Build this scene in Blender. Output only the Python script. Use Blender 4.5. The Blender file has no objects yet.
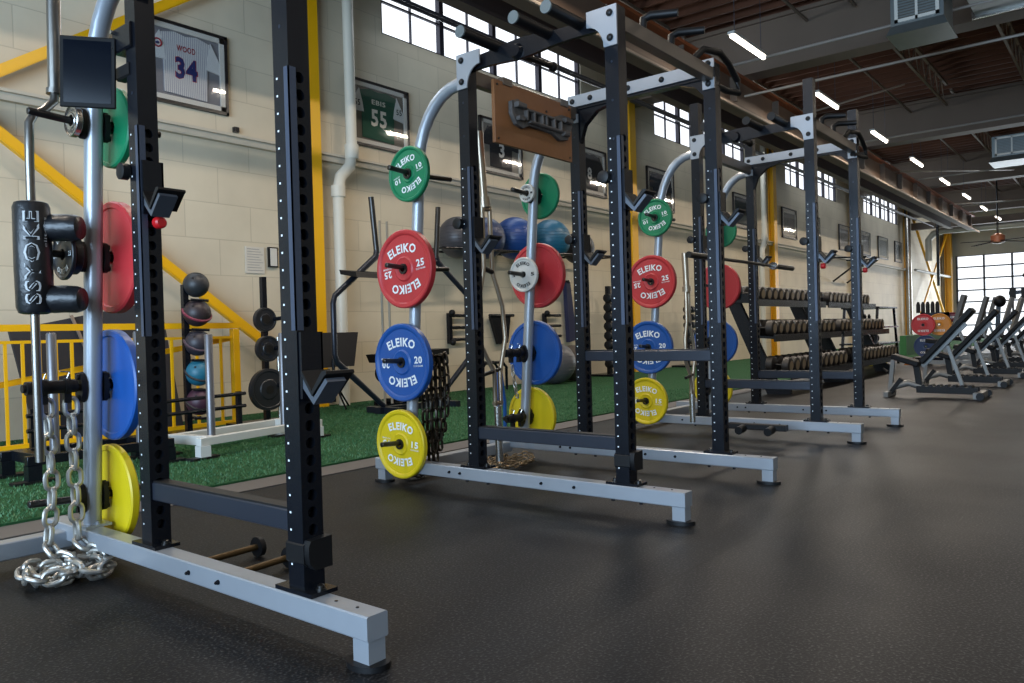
import bpy, math, random
from mathutils import Vector, Matrix, noise
R = random.Random(7)
PI = math.pi
SC = bpy.context.scene
COL = SC.collection

# ------------------------------------------------------------------ camera, light, exposure
def cam_setup():
    yaw, pitch, roll = 0.6768165, -0.0110282, -0.0283395
    f = Vector((math.cos(yaw) * math.cos(pitch), math.sin(yaw) * math.cos(pitch), math.sin(pitch)))
    r0 = Vector((math.sin(yaw), -math.cos(yaw), 0)); u0 = r0.cross(f)
    r = math.cos(roll) * r0 + math.sin(roll) * u0
    u = -math.sin(roll) * r0 + math.cos(roll) * u0
    cd = bpy.data.cameras.new('camera'); co = bpy.data.objects.new('camera', cd); COL.objects.link(co)
    m = Matrix((r, u, -f)).transposed().to_4x4(); m.translation = Vector((0, 0, 0.8757))
    co.matrix_world = m
    cd.sensor_width = 36; cd.lens = 781.88 * 36 / 1024; cd.clip_end = 200; cd.clip_start = .02
    SC.camera = co
cam_setup()
vs = SC.view_settings
vs.view_transform = 'Standard'; vs.look = 'None'; vs.gamma = 1; vs.exposure = 0.45; vs.use_curve_mapping = False
SC.cycles.use_denoising = True
SC.cycles.max_bounces = 6; SC.cycles.diffuse_bounces = 3; SC.cycles.glossy_bounces = 3
SC.cycles.transparent_max_bounces = 8; SC.cycles.sample_clamp_indirect = 4
wd = bpy.data.worlds.new('world'); SC.world = wd; wd.use_nodes = True
bg = wd.node_tree.nodes['Background']; bg.inputs[0].default_value = (.62, .78, 1, 1); bg.inputs[1].default_value = 0.12

def area(name, loc, direction, sx, sy, power, col):
    l = bpy.data.lights.new(name, 'AREA'); l.shape = 'RECTANGLE'; l.size = sx; l.size_y = sy
    l.energy = power; l.color = col
    o = bpy.data.objects.new(name, l); COL.objects.link(o); o.location = loc
    o.rotation_euler = Vector(direction).to_track_quat('-Z', 'Y').to_euler()
    return o
# open loading door behind the camera end of the hall (cool daylight)
area('daylight_open_door', (-5.8, 1.0, 2.2), (1, .12, 0), 8.0, 3.6, 1150, (.55, .76, 1.0))
# glazed door at the far end
area('daylight_far_door', (46.2, 4.0, 2.2), (-1, 0, -.05), 6.5, 3.8, 420, (.85, .93, 1.0))
# clerestory windows
for x in (2.2, 10.2, 18.2, 26.2, 34.0):
    area('daylight_clerestory', (x, 7.85, 5.55), (0, -1, -.55), 5.4, .8, 70, (.85, .93, 1.0))
# light of the strip lamp row, plus unseen rows added to light the hall
for y, p in ((4.45, 60), (0.4, 14), (-3.6, 14)):
    for k in range(-3, 8):
        area('strip_and_fill_lamp', (11.31 + 3.74 * k, y, 4.955), (0, 0, -1), 1.2, .08, p, (1.0, .87, .72))

# ------------------------------------------------------------------ materials
def lin(c):
    c = c / 255.0
    return c / 12.92 if c <= .04045 else ((c + .055) / 1.055) ** 2.4
def rgb(t): return (lin(t[0]), lin(t[1]), lin(t[2]), 1)
MATS = {}
def mat(name, col, rough=.5, metal=0, var=.12, scale=8, bump=0.0, bscale=60, col2=None, coat=0, spec=.5):
    if name in MATS: return MATS[name]
    m = bpy.data.materials.new(name); m.use_nodes = True; n = m.node_tree.nodes; L = m.node_tree.links
    b = n['Principled BSDF']; tc = n.new('ShaderNodeTexCoord')
    nz = n.new('ShaderNodeTexNoise'); nz.inputs['Scale'].default_value = scale; nz.inputs['Detail'].default_value = 4
    L.new(tc.outputs['Object'], nz.inputs['Vector'])
    mx = n.new('ShaderNodeMix'); mx.data_type = 'RGBA'
    c = rgb(col); d = rgb(col2) if col2 else tuple(x * (1 - var) for x in c[:3]) + (1,)
    mx.inputs[6].default_value = c; mx.inputs[7].default_value = d
    L.new(nz.outputs['Fac'], mx.inputs[0]); L.new(mx.outputs[2], b.inputs['Base Color'])
    b.inputs['Roughness'].default_value = rough; b.inputs['Metallic'].default_value = metal
    b.inputs['Coat Weight'].default_value = coat; b.inputs['Specular IOR Level'].default_value = spec
    if bump:
        n2 = n.new('ShaderNodeTexNoise'); n2.inputs['Scale'].default_value = bscale; n2.inputs['Detail'].default_value = 3
        L.new(tc.outputs['Object'], n2.inputs['Vector'])
        bp = n.new('ShaderNodeBump'); bp.inputs['Strength'].default_value = bump; bp.inputs['Distance'].default_value = .01
        L.new(n2.outputs['Fac'], bp.inputs['Height']); L.new(bp.outputs[0], b.inputs['Normal'])
    MATS[name] = m
    return m
def emis(name, col, strength):
    if name in MATS: return MATS[name]
    m = bpy.data.materials.new(name); m.use_nodes = True; n = m.node_tree.nodes; b = n['Principled BSDF']
    b.inputs['Base Color'].default_value = (.8, .8, .8, 1)
    b.inputs['Emission Color'].default_value = rgb(col); b.inputs['Emission Strength'].default_value = strength
    MATS[name] = m; return m
def glass(name, tint=(1, 1, 1), fac=.12):
    m = bpy.data.materials.new(name); m.use_nodes = True; n = m.node_tree.nodes; L = m.node_tree.links
    n.remove(n['Principled BSDF']); out = n['Material Output']
    t = n.new('ShaderNodeBsdfTransparent'); t.inputs[0].default_value = tint + (1,)
    g = n.new('ShaderNodeBsdfGlossy'); g.inputs['Roughness'].default_value = .04
    fr = n.new('ShaderNodeLayerWeight'); fr.inputs[0].default_value = .35; mr = n.new('ShaderNodeMapRange'); mr.inputs[3].default_value = .025; mr.inputs[4].default_value = .2
    L.new(fr.outputs['Facing'], mr.inputs[0])
    mx = n.new('ShaderNodeMixShader'); L.new(mr.outputs[0], mx.inputs[0]); L.new(t.outputs[0], mx.inputs[1]); L.new(g.outputs[0], mx.inputs[2])
    L.new(mx.outputs[0], out.inputs[0]); MATS[name] = m
    return m
steel_black = mat('black_powder_coat', (23, 26, 33), .27, .4, .2, 20, .05, 200)
rubber_black = mat('black_rubber', (16, 16, 18), .5, 0, .2, 30, spec=.3)
hole_dark = mat('post_hole_inside', (48, 54, 66), .3, .5)
silver = mat('silver_powder_coat', (158, 163, 170), .32, .4, .1, 12, .03, 150)
chrome = mat('brushed_steel', (190, 185, 178), .25, .95, .12, 20)
peg_steel = mat('dark_peg_steel', (70, 68, 66), .3, .85, .3, 30)
white_ink = mat('white_lettering', (225, 228, 228), .6, 0, .03)
pl_red = mat('red_bumper_rubber', (186, 48, 52), .42, 0, .14, 6)
pl_blue = mat('blue_bumper_rubber', (22, 78, 150), .42, 0, .14, 6)
pl_yel = mat('yellow_bumper_rubber', (212, 186, 18), .42, 0, .1, 6)
pl_grn = mat('green_bumper_rubber', (12, 120, 78), .42, 0, .14, 6)
chain_steel = mat('chain_steel', (186, 182, 174), .38, .75, .3, 25)
chain_dark = mat('dark_chain_steel', (74, 68, 60), .4, .8, .4, 25)
yellow_paint = mat('yellow_gloss_paint', (240, 178, 10), .38, 0, .15, 3)
dark_vinyl = mat('black_vinyl', (14, 14, 16), .5, 0, .2, 12, .1, 80, spec=.22)
white_paint = mat('white_gloss_paint', (205, 205, 200), .4, .1, .1, 5)
ring_red = mat('red_plastic', (190, 25, 30), .35)
plate_glass = glass('picture_glass')

def wall_material():
    m = bpy.data.materials.new('painted_block_wall'); m.use_nodes = True; n = m.node_tree.nodes; L = m.node_tree.links
    b = n['Principled BSDF']; tc = n.new('ShaderNodeTexCoord'); sp = n.new('ShaderNodeSeparateXYZ'); cb = n.new('ShaderNodeCombineXYZ')
    L.new(tc.outputs['Object'], sp.inputs[0]); ad = n.new('ShaderNodeMath'); ad.operation = 'ADD'
    L.new(sp.outputs[0], ad.inputs[0]); L.new(sp.outputs[1], ad.inputs[1]); L.new(ad.outputs[0], cb.inputs[0]); L.new(sp.outputs[2], cb.inputs[1])
    br = n.new('ShaderNodeTexBrick'); L.new(cb.outputs[0], br.inputs['Vector'])
    br.inputs['Scale'].default_value = 1; br.inputs['Brick Width'].default_value = .81; br.inputs['Row Height'].default_value = .405
    br.inputs['Mortar Size'].default_value = .006; br.inputs['Mortar Smooth'].default_value = .4; br.inputs['Bias'].default_value = 0
    br.inputs['Color1'].default_value = rgb((212, 200, 176)); br.inputs['Color2'].default_value = rgb((206, 193, 169)); br.inputs['Mortar'].default_value = rgb((188, 176, 154))
    nz = n.new('ShaderNodeTexNoise'); nz.inputs['Scale'].default_value = 1.3; nz.inputs['Detail'].default_value = 6; L.new(tc.outputs['Object'], nz.inputs['Vector'])
    mx = n.new('ShaderNodeMix'); mx.data_type = 'RGBA'; mx.blend_type = 'MULTIPLY'; mx.inputs[0].default_value = 1
    cr = n.new('ShaderNodeValToRGB'); cr.color_ramp.elements[0].color = (.84, .83, .82, 1); cr.color_ramp.elements[1].color = (1, 1, 1, 1)
    cr.color_ramp.elements[0].position = .3; cr.color_ramp.elements[1].position = .65
    L.new(nz.outputs['Fac'], cr.inputs[0]); L.new(br.outputs['Color'], mx.inputs[6]); L.new(cr.outputs[0], mx.inputs[7]); L.new(mx.outputs[2], b.inputs['Base Color'])
    bp = n.new('ShaderNodeBump'); bp.inputs['Strength'].default_value = .22; bp.inputs['Distance'].default_value = .012; bp.invert = True
    L.new(br.outputs['Fac'], bp.inputs['Height']); L.new(bp.outputs[0], b.inputs['Normal']); b.inputs['Roughness'].default_value = .6
    return m
def floor_material():
    m = bpy.data.materials.new('rubber_gym_floor'); m.use_nodes = True; n = m.node_tree.nodes; L = m.node_tree.links
    b = n['Principled BSDF']; tc = n.new('ShaderNodeTexCoord')
    nz = n.new('ShaderNodeTexNoise'); nz.inputs['Scale'].default_value = 1.1; nz.inputs['Detail'].default_value = 5; L.new(tc.outputs['Object'], nz.inputs['Vector'])
    sp = n.new('ShaderNodeTexNoise'); sp.inputs['Scale'].default_value = 110; sp.inputs['Detail'].default_value = 2; L.new(tc.outputs['Object'], sp.inputs['Vector'])
    cr = n.new('ShaderNodeValToRGB'); e = cr.color_ramp.elements; e[0].color = rgb((9, 10, 13)); e[1].color = rgb((78, 76, 76)); e[0].position = .52; e[1].position = .78
    L.new(sp.outputs['Fac'], cr.inputs[0])
    c2 = n.new('ShaderNodeValToRGB'); e = c2.color_ramp.elements; e[0].color = (.7, .7, .72, 1); e[1].color = (1.1, 1.08, 1.05, 1); e[0].position = .35; e[1].position = .7
    L.new(nz.outputs['Fac'], c2.inputs[0])
    mx = n.new('ShaderNodeMix'); mx.data_type = 'RGBA'; mx.blend_type = 'MULTIPLY'; mx.inputs[0].default_value = 1
    L.new(cr.outputs[0], mx.inputs[6]); L.new(c2.outputs[0], mx.inputs[7])
    br = n.new('ShaderNodeTexBrick'); mp = n.new('ShaderNodeMapping'); mp.inputs['Location'].default_value = (1.15, -.63, 0); L.new(tc.outputs['Object'], mp.inputs[0]); L.new(mp.outputs[0], br.inputs['Vector'])
    br.inputs['Scale'].default_value = 1; br.inputs['Brick Width'].default_value = 3.66; br.inputs['Row Height'].default_value = 1.22; br.inputs['Mortar Size'].default_value = .007; br.inputs['Mortar Smooth'].default_value = .2
    br.inputs['Color1'].default_value = (1, 1, 1, 1); br.inputs['Color2'].default_value = (.97, .97, .97, 1); br.inputs['Mortar'].default_value = (.35, .35, .35, 1)
    m2 = n.new('ShaderNodeMix'); m2.data_type = 'RGBA'; m2.blend_type = 'MULTIPLY'; m2.inputs[0].default_value = 1
    L.new(mx.outputs[2], m2.inputs[6]); L.new(br.outputs['Color'], m2.inputs[7]); L.new(m2.outputs[2], b.inputs['Base Color'])
    mr = n.new('ShaderNodeMapRange'); b.inputs['Specular IOR Level'].default_value = .2; mr.inputs[3].default_value = .40; mr.inputs[4].default_value = .62; L.new(nz.outputs['Fac'], mr.inputs[0]); L.new(mr.outputs[0], b.inputs['Roughness'])
    bp = n.new('ShaderNodeBump'); bp.inputs['Strength'].default_value = .25; bp.inputs['Distance'].default_value = .004; L.new(sp.outputs['Fac'], bp.inputs['Height']); L.new(bp.outputs[0], b.inputs['Normal'])
    return m
def turf_material():
    m = mat('green_turf', (50, 98, 56), .9, 0, .5, 60, 1.0, 160, (20, 56, 32), 0, .2)
    return m
def rib_material(name, col, col2, axis, freq):
    m = bpy.data.materials.new(name); m.use_nodes = True; n = m.node_tree.nodes; L = m.node_tree.links
    b = n['Principled BSDF']; tc = n.new('ShaderNodeTexCoord'); w = n.new('ShaderNodeTexWave'); w.bands_direction = axis
    w.inputs['Scale'].default_value = freq; w.inputs['Distortion'].default_value = .6; L.new(tc.outputs['Object'], w.inputs['Vector'])
    mx = n.new('ShaderNodeMix'); mx.data_type = 'RGBA'; mx.inputs[6].default_value = rgb(col); mx.inputs[7].default_value = rgb(col2)
    L.new(w.outputs['Fac'], mx.inputs[0]); L.new(mx.outputs[2], b.inputs['Base Color']); b.inputs['Roughness'].default_value = .7
    MATS[name] = m; return m

# ------------------------------------------------------------------ mesh building
class MB:
    def __init__(s): s.v = []; s.f = []; s.m = []; s.cur = 0; s.M = None
    def add(s, vs_, fs_):
        k = len(s.v)
        if s.M is not None: vs_ = [tuple(s.M @ Vector(q)) for q in vs_]
        s.v += [tuple(q) for q in vs_]; s.f += [tuple(i + k for i in f) for f in fs_]; s.m += [s.cur] * len(fs_)
        return s
    def box(s, x0, x1, y0, y1, z0, z1, c=0.0):
        if x1 < x0: x0, x1 = x1, x0
        if y1 < y0: y0, y1 = y1, y0
        if z1 < z0: z0, z1 = z1, z0
        if c > 0:   # chamfered along the longest axis
            d = (x1 - x0, y1 - y0, z1 - z0); a = d.index(max(d)); lo = (x0, y0, z0); hi = (x1, y1, z1)
            i, j = [(1, 2), (2, 0), (0, 1)][a]
            P = [(lo[i] + c, lo[j]), (hi[i] - c, lo[j]), (hi[i], lo[j] + c), (hi[i], hi[j] - c), (hi[i] - c, hi[j]), (lo[i] + c, hi[j]), (lo[i], hi[j] - c), (lo[i], lo[j] + c)]
            V = []
            for t in (lo[a], hi[a]):
                for p in P:
                    q = [0, 0, 0]; q[a] = t; q[i] = p[0]; q[j] = p[1]; V.append(q)
            F = [tuple(range(7, -1, -1)), tuple(range(8, 16))] + [(k, (k + 1) % 8, 8 + (k + 1) % 8, 8 + k) for k in range(8)]
            return s.add(V, F)
        V = [(x, y, z) for x in (x0, x1) for y in (y0, y1) for z in (z0, z1)]
        return s.add(V, [(0, 1, 3, 2), (4, 6, 7, 5), (0, 4, 5, 1), (2, 3, 7, 6), (0, 2, 6, 4), (1, 5, 7, 3)])
    def bar(s, a, b, w, h=None, up=(0, 0, 1)):      # rectangular bar from a to b
        a = Vector(a); b = Vector(b); h = h or w; d = (b - a).normalized(); u = Vector(up)
        if abs(d.dot(u)) > .98: u = Vector((1, 0, 0))
        r = d.cross(u).normalized(); u = r.cross(d)
        V = [p + r * (i * w / 2) + u * (j * h / 2) for p in (a, b) for i, j in ((-1, -1), (1, -1), (1, 1), (-1, 1))]
        return s.add(V, [(3, 2, 1, 0), (4, 5, 6, 7)] + [(k, (k + 1) % 4, 4 + (k + 1) % 4, 4 + k) for k in range(4)])
    def tube(s, pts, r, seg=12, closed=False):
        P = [Vector(p) for p in pts]; n = len(P); rr = r if isinstance(r, (list, tuple)) else [r] * n
        T = []
        for i in range(n):
            if closed: t = P[(i + 1) % n] - P[i - 1]
            else: t = P[min(i + 1, n - 1)] - P[max(i - 1, 0)]
            T.append(t.normalized())
        u = Vector((0, 0, 1)) if abs(T[0].z) < .9 else Vector((1, 0, 0)); V = []
        nrm = (u - T[0] * u.dot(T[0])).normalized()
        for i in range(n):
            nrm = (nrm - T[i] * nrm.dot(T[i])).normalized(); bn = T[i].cross(nrm)
            k = 1.0
            if 0 < i < n - 1 and not closed:
                c = max(.5, (P[i] - P[i - 1]).normalized().dot(T[i])); k = 1 / c
            for j in range(seg):
                a = 2 * PI * j / seg; V.append(P[i] + (nrm * math.cos(a) + bn * math.sin(a)) * rr[i] * (k if k < 1.3 else 1.1))
        F = []
        m = n if closed else n - 1
        for i in range(m):
            for j in range(seg):
                F.append((i * seg + j, i * seg + (j + 1) % seg, ((i + 1) % n) * seg + (j + 1) % seg, ((i + 1) % n) * seg + j))
        if not closed: F += [tuple(range(seg - 1, -1, -1)), tuple((n - 1) * seg + j for j in range(seg))]
        return s.add(V, F)
    def lathe(s, prof, org, axis='x', seg=40):      # prof: (radius, height along axis)
        V = []; F = []; o = Vector(org); n = len(prof)
        A = {'x': (Vector((1, 0, 0)), Vector((0, 1, 0)), Vector((0, 0, 1))), 'y': (Vector((0, 1, 0)), Vector((0, 0, 1)), Vector((1, 0, 0))), 'z': (Vector((0, 0, 1)), Vector((1, 0, 0)), Vector((0, 1, 0)))}[axis]
        for r, h in prof:
            for j in range(seg):
                a = 2 * PI * j / seg; V.append(o + A[0] * h + (A[1] * math.cos(a) + A[2] * math.sin(a)) * max(r, 1e-4))
        for i in range(n - 1):
            for j in range(seg): F.append((i * seg + j, i * seg + (j + 1) % seg, (i + 1) * seg + (j + 1) % seg, (i + 1) * seg + j))
        F += [tuple(range(seg - 1, -1, -1)), tuple((n - 1) * seg + j for j in range(seg))]
        return s.add(V, F)
    def cyl(s, a, b, r, seg=16): return s.tube([a, b], r, seg)
    def prism(s, poly, axis, a0, a1):                # polygon in the plane across `axis`; axis x: (y,z), y: (x,z), z: (x,y)
        n = len(poly)
        f = {'x': lambda p, t: (t, p[0], p[1]), 'y': lambda p, t: (p[0], t, p[1]), 'z': lambda p, t: (p[0], p[1], t)}[axis]
        V = [f(p, a0) for p in poly] + [f(p, a1) for p in poly]
        return s.add(V, [tuple(range(n - 1, -1, -1)), tuple(range(n, 2 * n))] + [(k, (k + 1) % n, n + (k + 1) % n, n + k) for k in range(n)])
    def ball(s, c, r, seg=20, rings=12, sq=1.0):
        V = []; F = []
        for i in range(rings + 1):
            t = PI * i / rings
            for j in range(seg):
                a = 2 * PI * j / seg; V.append((c[0] + r * math.sin(t) * math.cos(a), c[1] + r * math.sin(t) * math.sin(a), c[2] + r * sq * math.cos(t)))
        for i in range(rings):
            for j in range(seg): F.append((i * seg + j, (i + 1) * seg + j, (i + 1) * seg + (j + 1) % seg, i * seg + (j + 1) % seg))
        return s.add(V, F)

KIDS = {}
def wmat(o):
    m = Matrix.Identity(4)
    while o is not None:
        m = Matrix.LocRotScale(o.location, o.rotation_euler, o.scale) @ m; o = o.parent
    return m
def build(name, mb, mats, parent=None, world=True, bevel=0, smooth=True):
    me = bpy.data.meshes.new(name); V = mb.v
    if parent is not None and world:
        inv = wmat(parent).inverted(); V = [inv @ Vector(q) for q in V]
    org = None
    if parent is None and V:                       # origin at the base centre of the thing
        xs, ys, zs = zip(*V); org = Vector(((min(xs) + max(xs)) / 2, (min(ys) + max(ys)) / 2, min(zs))); V = [Vector(q) - org for q in V]
    me.from_pydata([tuple(q) for q in V], [], mb.f)
    if not isinstance(mats, (list, tuple)): mats = [mats]
    for m in mats: me.materials.append(m)
    if len(mats) > 1: me.polygons.foreach_set('material_index', mb.m)
    if smooth:
        me.polygons.foreach_set('use_smooth', [True] * len(me.polygons)); me.set_sharp_from_angle(angle=math.radians(38))
    me.update()
    o = bpy.data.objects.new(name, me); COL.objects.link(o)
    if org is not None: o.location = org
    if parent is not None: o.parent = parent; KIDS.setdefault(parent.name, []).append(o)
    if bevel:
        b = o.modifiers.new('edge', 'BEVEL'); b.width = bevel; b.segments = 2; b.limit_method = 'ANGLE'; b.angle_limit = math.radians(50); b.harden_normals = False
    return o
def build_each(name, mb, mats, parent=None, **k):
    par = list(range(len(mb.v)))
    def fd(a):
        while par[a] != a: par[a] = par[par[a]]; a = par[a]
        return a
    for f in mb.f:
        for q in f[1:]: par[fd(q)] = fd(f[0])
    G = {}
    for f, mi in zip(mb.f, mb.m): G.setdefault(fd(f[0]), []).append((f, mi))
    out = []
    for fs in G.values():
        ids = sorted({q for f, _ in fs for q in f}); mp = {q: i for i, q in enumerate(ids)}
        m = MB(); m.v = [mb.v[q] for q in ids]; m.f = [tuple(mp[q] for q in f) for f, _ in fs]; m.m = [mi for _, mi in fs]
        out.append(build(name, m, mats, parent, **k))
    return out
def tag(o, label=None, cat=None, group=None, kind=None):
    if label: o['label'] = label
    if cat: o['category'] = cat
    if group: o['group'] = group
    if kind: o['kind'] = kind
    return o
def thing(name, label, cat, loc=(0, 0, 0), group=None, rot=(0, 0, 0)):
    o = bpy.data.objects.new(name, None); COL.objects.link(o); o.location = loc; o.rotation_euler = rot
    o.empty_display_size = .1
    return tag(o, label, cat, group)
def struct(name, mb, mats, **k): return tag(build(name, mb, mats, **k), kind='structure')
def dup(o, loc=None, rot=None, label=None, group=None, parent=None, mats=None):
    c = o.copy(); COL.objects.link(c)
    if loc is not None: c.location = loc
    if rot is not None: c.rotation_euler = rot
    if label: c['label'] = label
    if group: c['group'] = group
    if parent is not None: c.parent = parent; KIDS.setdefault(parent.name, []).append(c)
    for ch in list(KIDS.get(o.name, [])): dup(ch, parent=c)
    return c

# ------------------------------------------------------------------ lettering
_TXT = {}
def text_verts(body, bold=.0):
    k = (body, bold)
    if k not in _TXT:
        cu = bpy.data.curves.new('lettering', 'FONT'); cu.body = body; cu.size = 1; cu.offset = bold; cu.space_character = 1.1; cu.resolution_u = 2; cu.extrude = 0
        ob = bpy.data.objects.new('lettering', cu); COL.objects.link(ob)
        dg = bpy.context.evaluated_depsgraph_get(); me = bpy.data.meshes.new_from_object(ob.evaluated_get(dg))
        V = [v.co.copy() for v in me.vertices]; F = [tuple(p.vertices) for p in me.polygons]
        bpy.data.objects.remove(ob); bpy.data.meshes.remove(me)
        x0 = min(v.x for v in V); x1 = max(v.x for v in V); y0 = min(v.y for v in V); y1 = max(v.y for v in V)
        V = [((v.x - (x0 + x1) / 2) / (x1 - x0), (v.y - (y0 + y1) / 2) / (y1 - y0)) for v in V]
        _TXT[k] = (V, F)
    return _TXT[k]
def letter(mb, body, w, h, org, right, up, bold=.02, bend=0, rot=0):
    """body set w wide and h high centred at org; bend = radius of the arc whose centre lies below org"""
    V, F = text_verts(body, bold); right = Vector(right).normalized(); up = Vector(up).normalized(); o = Vector(org); out = []
    for x, y in V:
        px, py = x * w, y * h
        if bend:
            a = px / bend; rr = bend + py; px, py = rr * math.sin(a), rr * math.cos(a) - bend
        if rot: px, py = px * math.cos(rot) - py * math.sin(rot), px * math.sin(rot) + py * math.cos(rot)
        out.append(o + right * px + up * py)
    nrm = right.cross(up)
    F2 = [f for f in F]
    return mb.add(out, F2)

# ================================================================== SETTING
WY = 8.1
floor_m = floor_material(); wall_m = wall_material(); turf_m = turf_material()
struct('floor', MB().box(-6, 47, -7, 8.3, -.1, 0), floor_m, smooth=False)
tb = MB().box(-6, 46.9, 4.32, WY, 0, .018)
gb = MB(); V = []; F = []
for k in range(40000):
    u = R.random(); x = .6 + 9.5 * u * u ** .35; y = 4.33 + 3.7 * R.random() ** 1.25; a = R.uniform(0, PI); h = R.uniform(.010, .024); w_ = .005
    dx, dy = math.cos(a) * w_, math.sin(a) * w_; q = len(V)
    V += [(x - dx, y - dy, .016), (x + dx, y + dy, .016), (x + R.uniform(-.014, .014), y + R.uniform(-.014, .014), .016 + h)]; F.append((q, q + 1, q + 2))
gb.add(V, F)
tag(build('grass', gb, mat('turf_blade', (76, 124, 80), .6, 0, .4, 3, 0, 60, (38, 80, 46)), smooth=False), 'short green artificial grass pile of the indoor turf strip', 'artificial grass', kind='stuff')
tag(build('floor_side', tb, turf_m, smooth=False), kind='structure')
struct('trim_1', MB().box(-6, 46.9, 4.05, 4.32, 0, .006), mat('grey_brown_strip', (92, 86, 82), .6, 0, .25, 5), smooth=False)  # thin grey-brown strip between the turf edge and the black floor

# long block wall with clerestory openings
BAYS = [(-.6, 4.36), (7.4, 12.36), (15.2, 20.16), (23.2, 28.2), (31.6, 37.0)]
wb = MB().box(-6, 47, WY, WY + .3, 0, 5.06).box(-6, 47, WY, WY + .3, 6.02, 6.9)
xs = -6
for a, b in BAYS: wb.box(xs, a, WY, WY + .3, 5.06, 6.02); xs = b
wb.box(xs, 47, WY, WY + .3, 5.06, 6.02)
struct('wall_left', wb, wall_m, smooth=False)
pane_m = emis('daylight_pane', (236, 242, 250), 1.15)
win_metal = mat('dark_window_steel', (58, 56, 66), .5, .3)
for i, (a, b) in enumerate(BAYS):
    w = thing('window_%d' % (i + 1), None, None, ((a + b) / 2, WY, 5.06)); w['kind'] = 'structure'
    fr = MB(); n = 4; p = (b - a) / n
    for k in range(n + 1): x = a + k * p; fr.box(x - .045, x + .045, WY + .03, WY + .11, 5.06, 6.02)
    fr.box(a, b, WY + .03, WY + .11, 5.06, 5.09).box(a, b, WY + .03, WY + .11, 5.98, 6.02)
    for k in range(n): x = a + (k + .5) * p; fr.box(x - .009, x + .009, WY + .05, WY + .09, 5.06, 6.02)
    fr.box(a, b, WY + .05, WY + .09, 5.53, 5.555)
    build('window_frame', fr, win_metal, w)
    build('window_pane', MB().box(a, b, WY + .12, WY + .13, 5.06, 6.02), pane_m, w, smooth=False)
struct('wall_far', MB().box(47, 47.3, -7, -.6, 0, 6.9).box(47, 47.3, -.6, 7.55, 4.25, 6.9).box(47, 47.3, 7.55, 8.4, 0, 6.9), mat('grey_end_wall', (205, 205, 200), .6, 0, .15, 2), smooth=False)
struct('wall_right', MB().box(-6, 47, -7.3, -7, 0, 6.9), wall_m, smooth=False)
d = thing('door_1', None, None, (47, 3.5, 0)); d['kind'] = 'structure'
fr = MB()
for k in range(7): y = 7.5 - k * 1.24; fr.box(47.02, 47.1, y - .045, y + .045, 0, 4.25)
for k in range(8): z = k * .607; fr.box(47.02, 47.1, -.6, 7.55, z - .035, z + .035)
build('door_frame', fr, mat('door_frame_metal', (86, 92, 104), .5, .3), d)
build('door_pane', MB().box(47.12, 47.14, -.6, 7.55, 0, 4.25), pane_m, d, smooth=False)

# ceiling: brown timber deck with joists, deep girders at each column line
deck = MB().box(-6, 47, -7, 8.4, 6.85, 7.0)
x = -5.8
while x < 46.8: deck.box(x, x + .05, -7, 8.1, 6.70, 6.85); x += .42
struct('ceiling', deck, mat('brown_timber_deck', (98, 60, 40), .8, 0, .45, 1.2), smooth=False)
COLX = [-1.75, 6.2, 14.1, 22.0, 30.0, 38.2]
gird_m = mat('grey_girder_paint', (98, 84, 72), .6, 0, .25, 1.5)
for i, x in enumerate(COLX):
    g = MB().box(x - .16, x + .16, -7, 8.1, 5.5, 6.35).box(x - .22, x + .22, -7, 8.1, 5.45, 5.51).box(x - .22, x + .22, -7, 8.1, 6.33, 6.4)
    struct('ceiling_beam', g, gird_m, smooth=False)
yel_h = yellow_paint
for i, x in enumerate(COLX):
    x -= .13
    c = MB().box(x - .12, x + .12, WY - .16, WY - .14, 0, 6.7).box(x - .12, x + .12, WY - .02, WY, 0, 6.7).box(x - .012, x + .012, WY - .14, WY - .02, 0, 6.7)
    struct('column', c, yel_h, smooth=False)
struct('column', MB().box(46.2, 46.6, 7.62, 7.66, 0, 6.0).box(46.2, 46.6, 7.9, 7.94, 0, 6.0).box(46.38, 46.42, 7.66, 7.9, 0, 6.0), yel_h, smooth=False)
struct('trim_2', MB().box(-6, 38, WY - .07, WY, 3.13, 3.22).box(-6, 38, WY - .11, WY, 3.2, 3.23), mat('cream_ledge', (196, 186, 168), .55, 0, .15, 3), smooth=False)

def brace(a, b, label):
    m = MB().bar(a, b, .10, .03, (0, 1, 0)).bar((a[0], a[1] + .03, a[2] - .03), (b[0], b[1] + .03, b[2] - .03), .03, .10, (0, 1, 0))
    return tag(build('cross_brace', m, yellow_paint), label, 'brace')
brace((2.25, 7.93, 3.08), (5.80, 7.93, .47), 'yellow diagonal steel brace running down the block wall to the column foot')
brace((2.25, 7.96, 3.08), (5.80, 7.96, 5.51), 'yellow diagonal steel brace rising above the pinstripe jersey to the roof')
brace((-1.6, 7.93, .3), (2.25, 7.93, 3.08), 'yellow diagonal steel brace climbing the wall behind the stair railing')
brace((-1.6, 7.96, 5.8), (2.25, 7.96, 3.08), 'yellow diagonal steel brace high on the wall at the stair end')
brace((38.4, 7.8, 5.6), (46.2, 7.8, .6), 'dark yellow diagonal brace falling toward the garage door corner')
brace((38.4, 7.72, .6), (46.2, 7.72, 5.6), 'dark yellow diagonal brace rising toward the garage door corner')
tag(build('cross_pipe', MB().cyl((38.2, 7.7, 3.15), (46.4, 7.7, 3.15), .06), mat('dull_pipe', (150, 150, 144), .6)), 'pale horizontal pipe crossing the far yellow braces', 'pipe')

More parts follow.
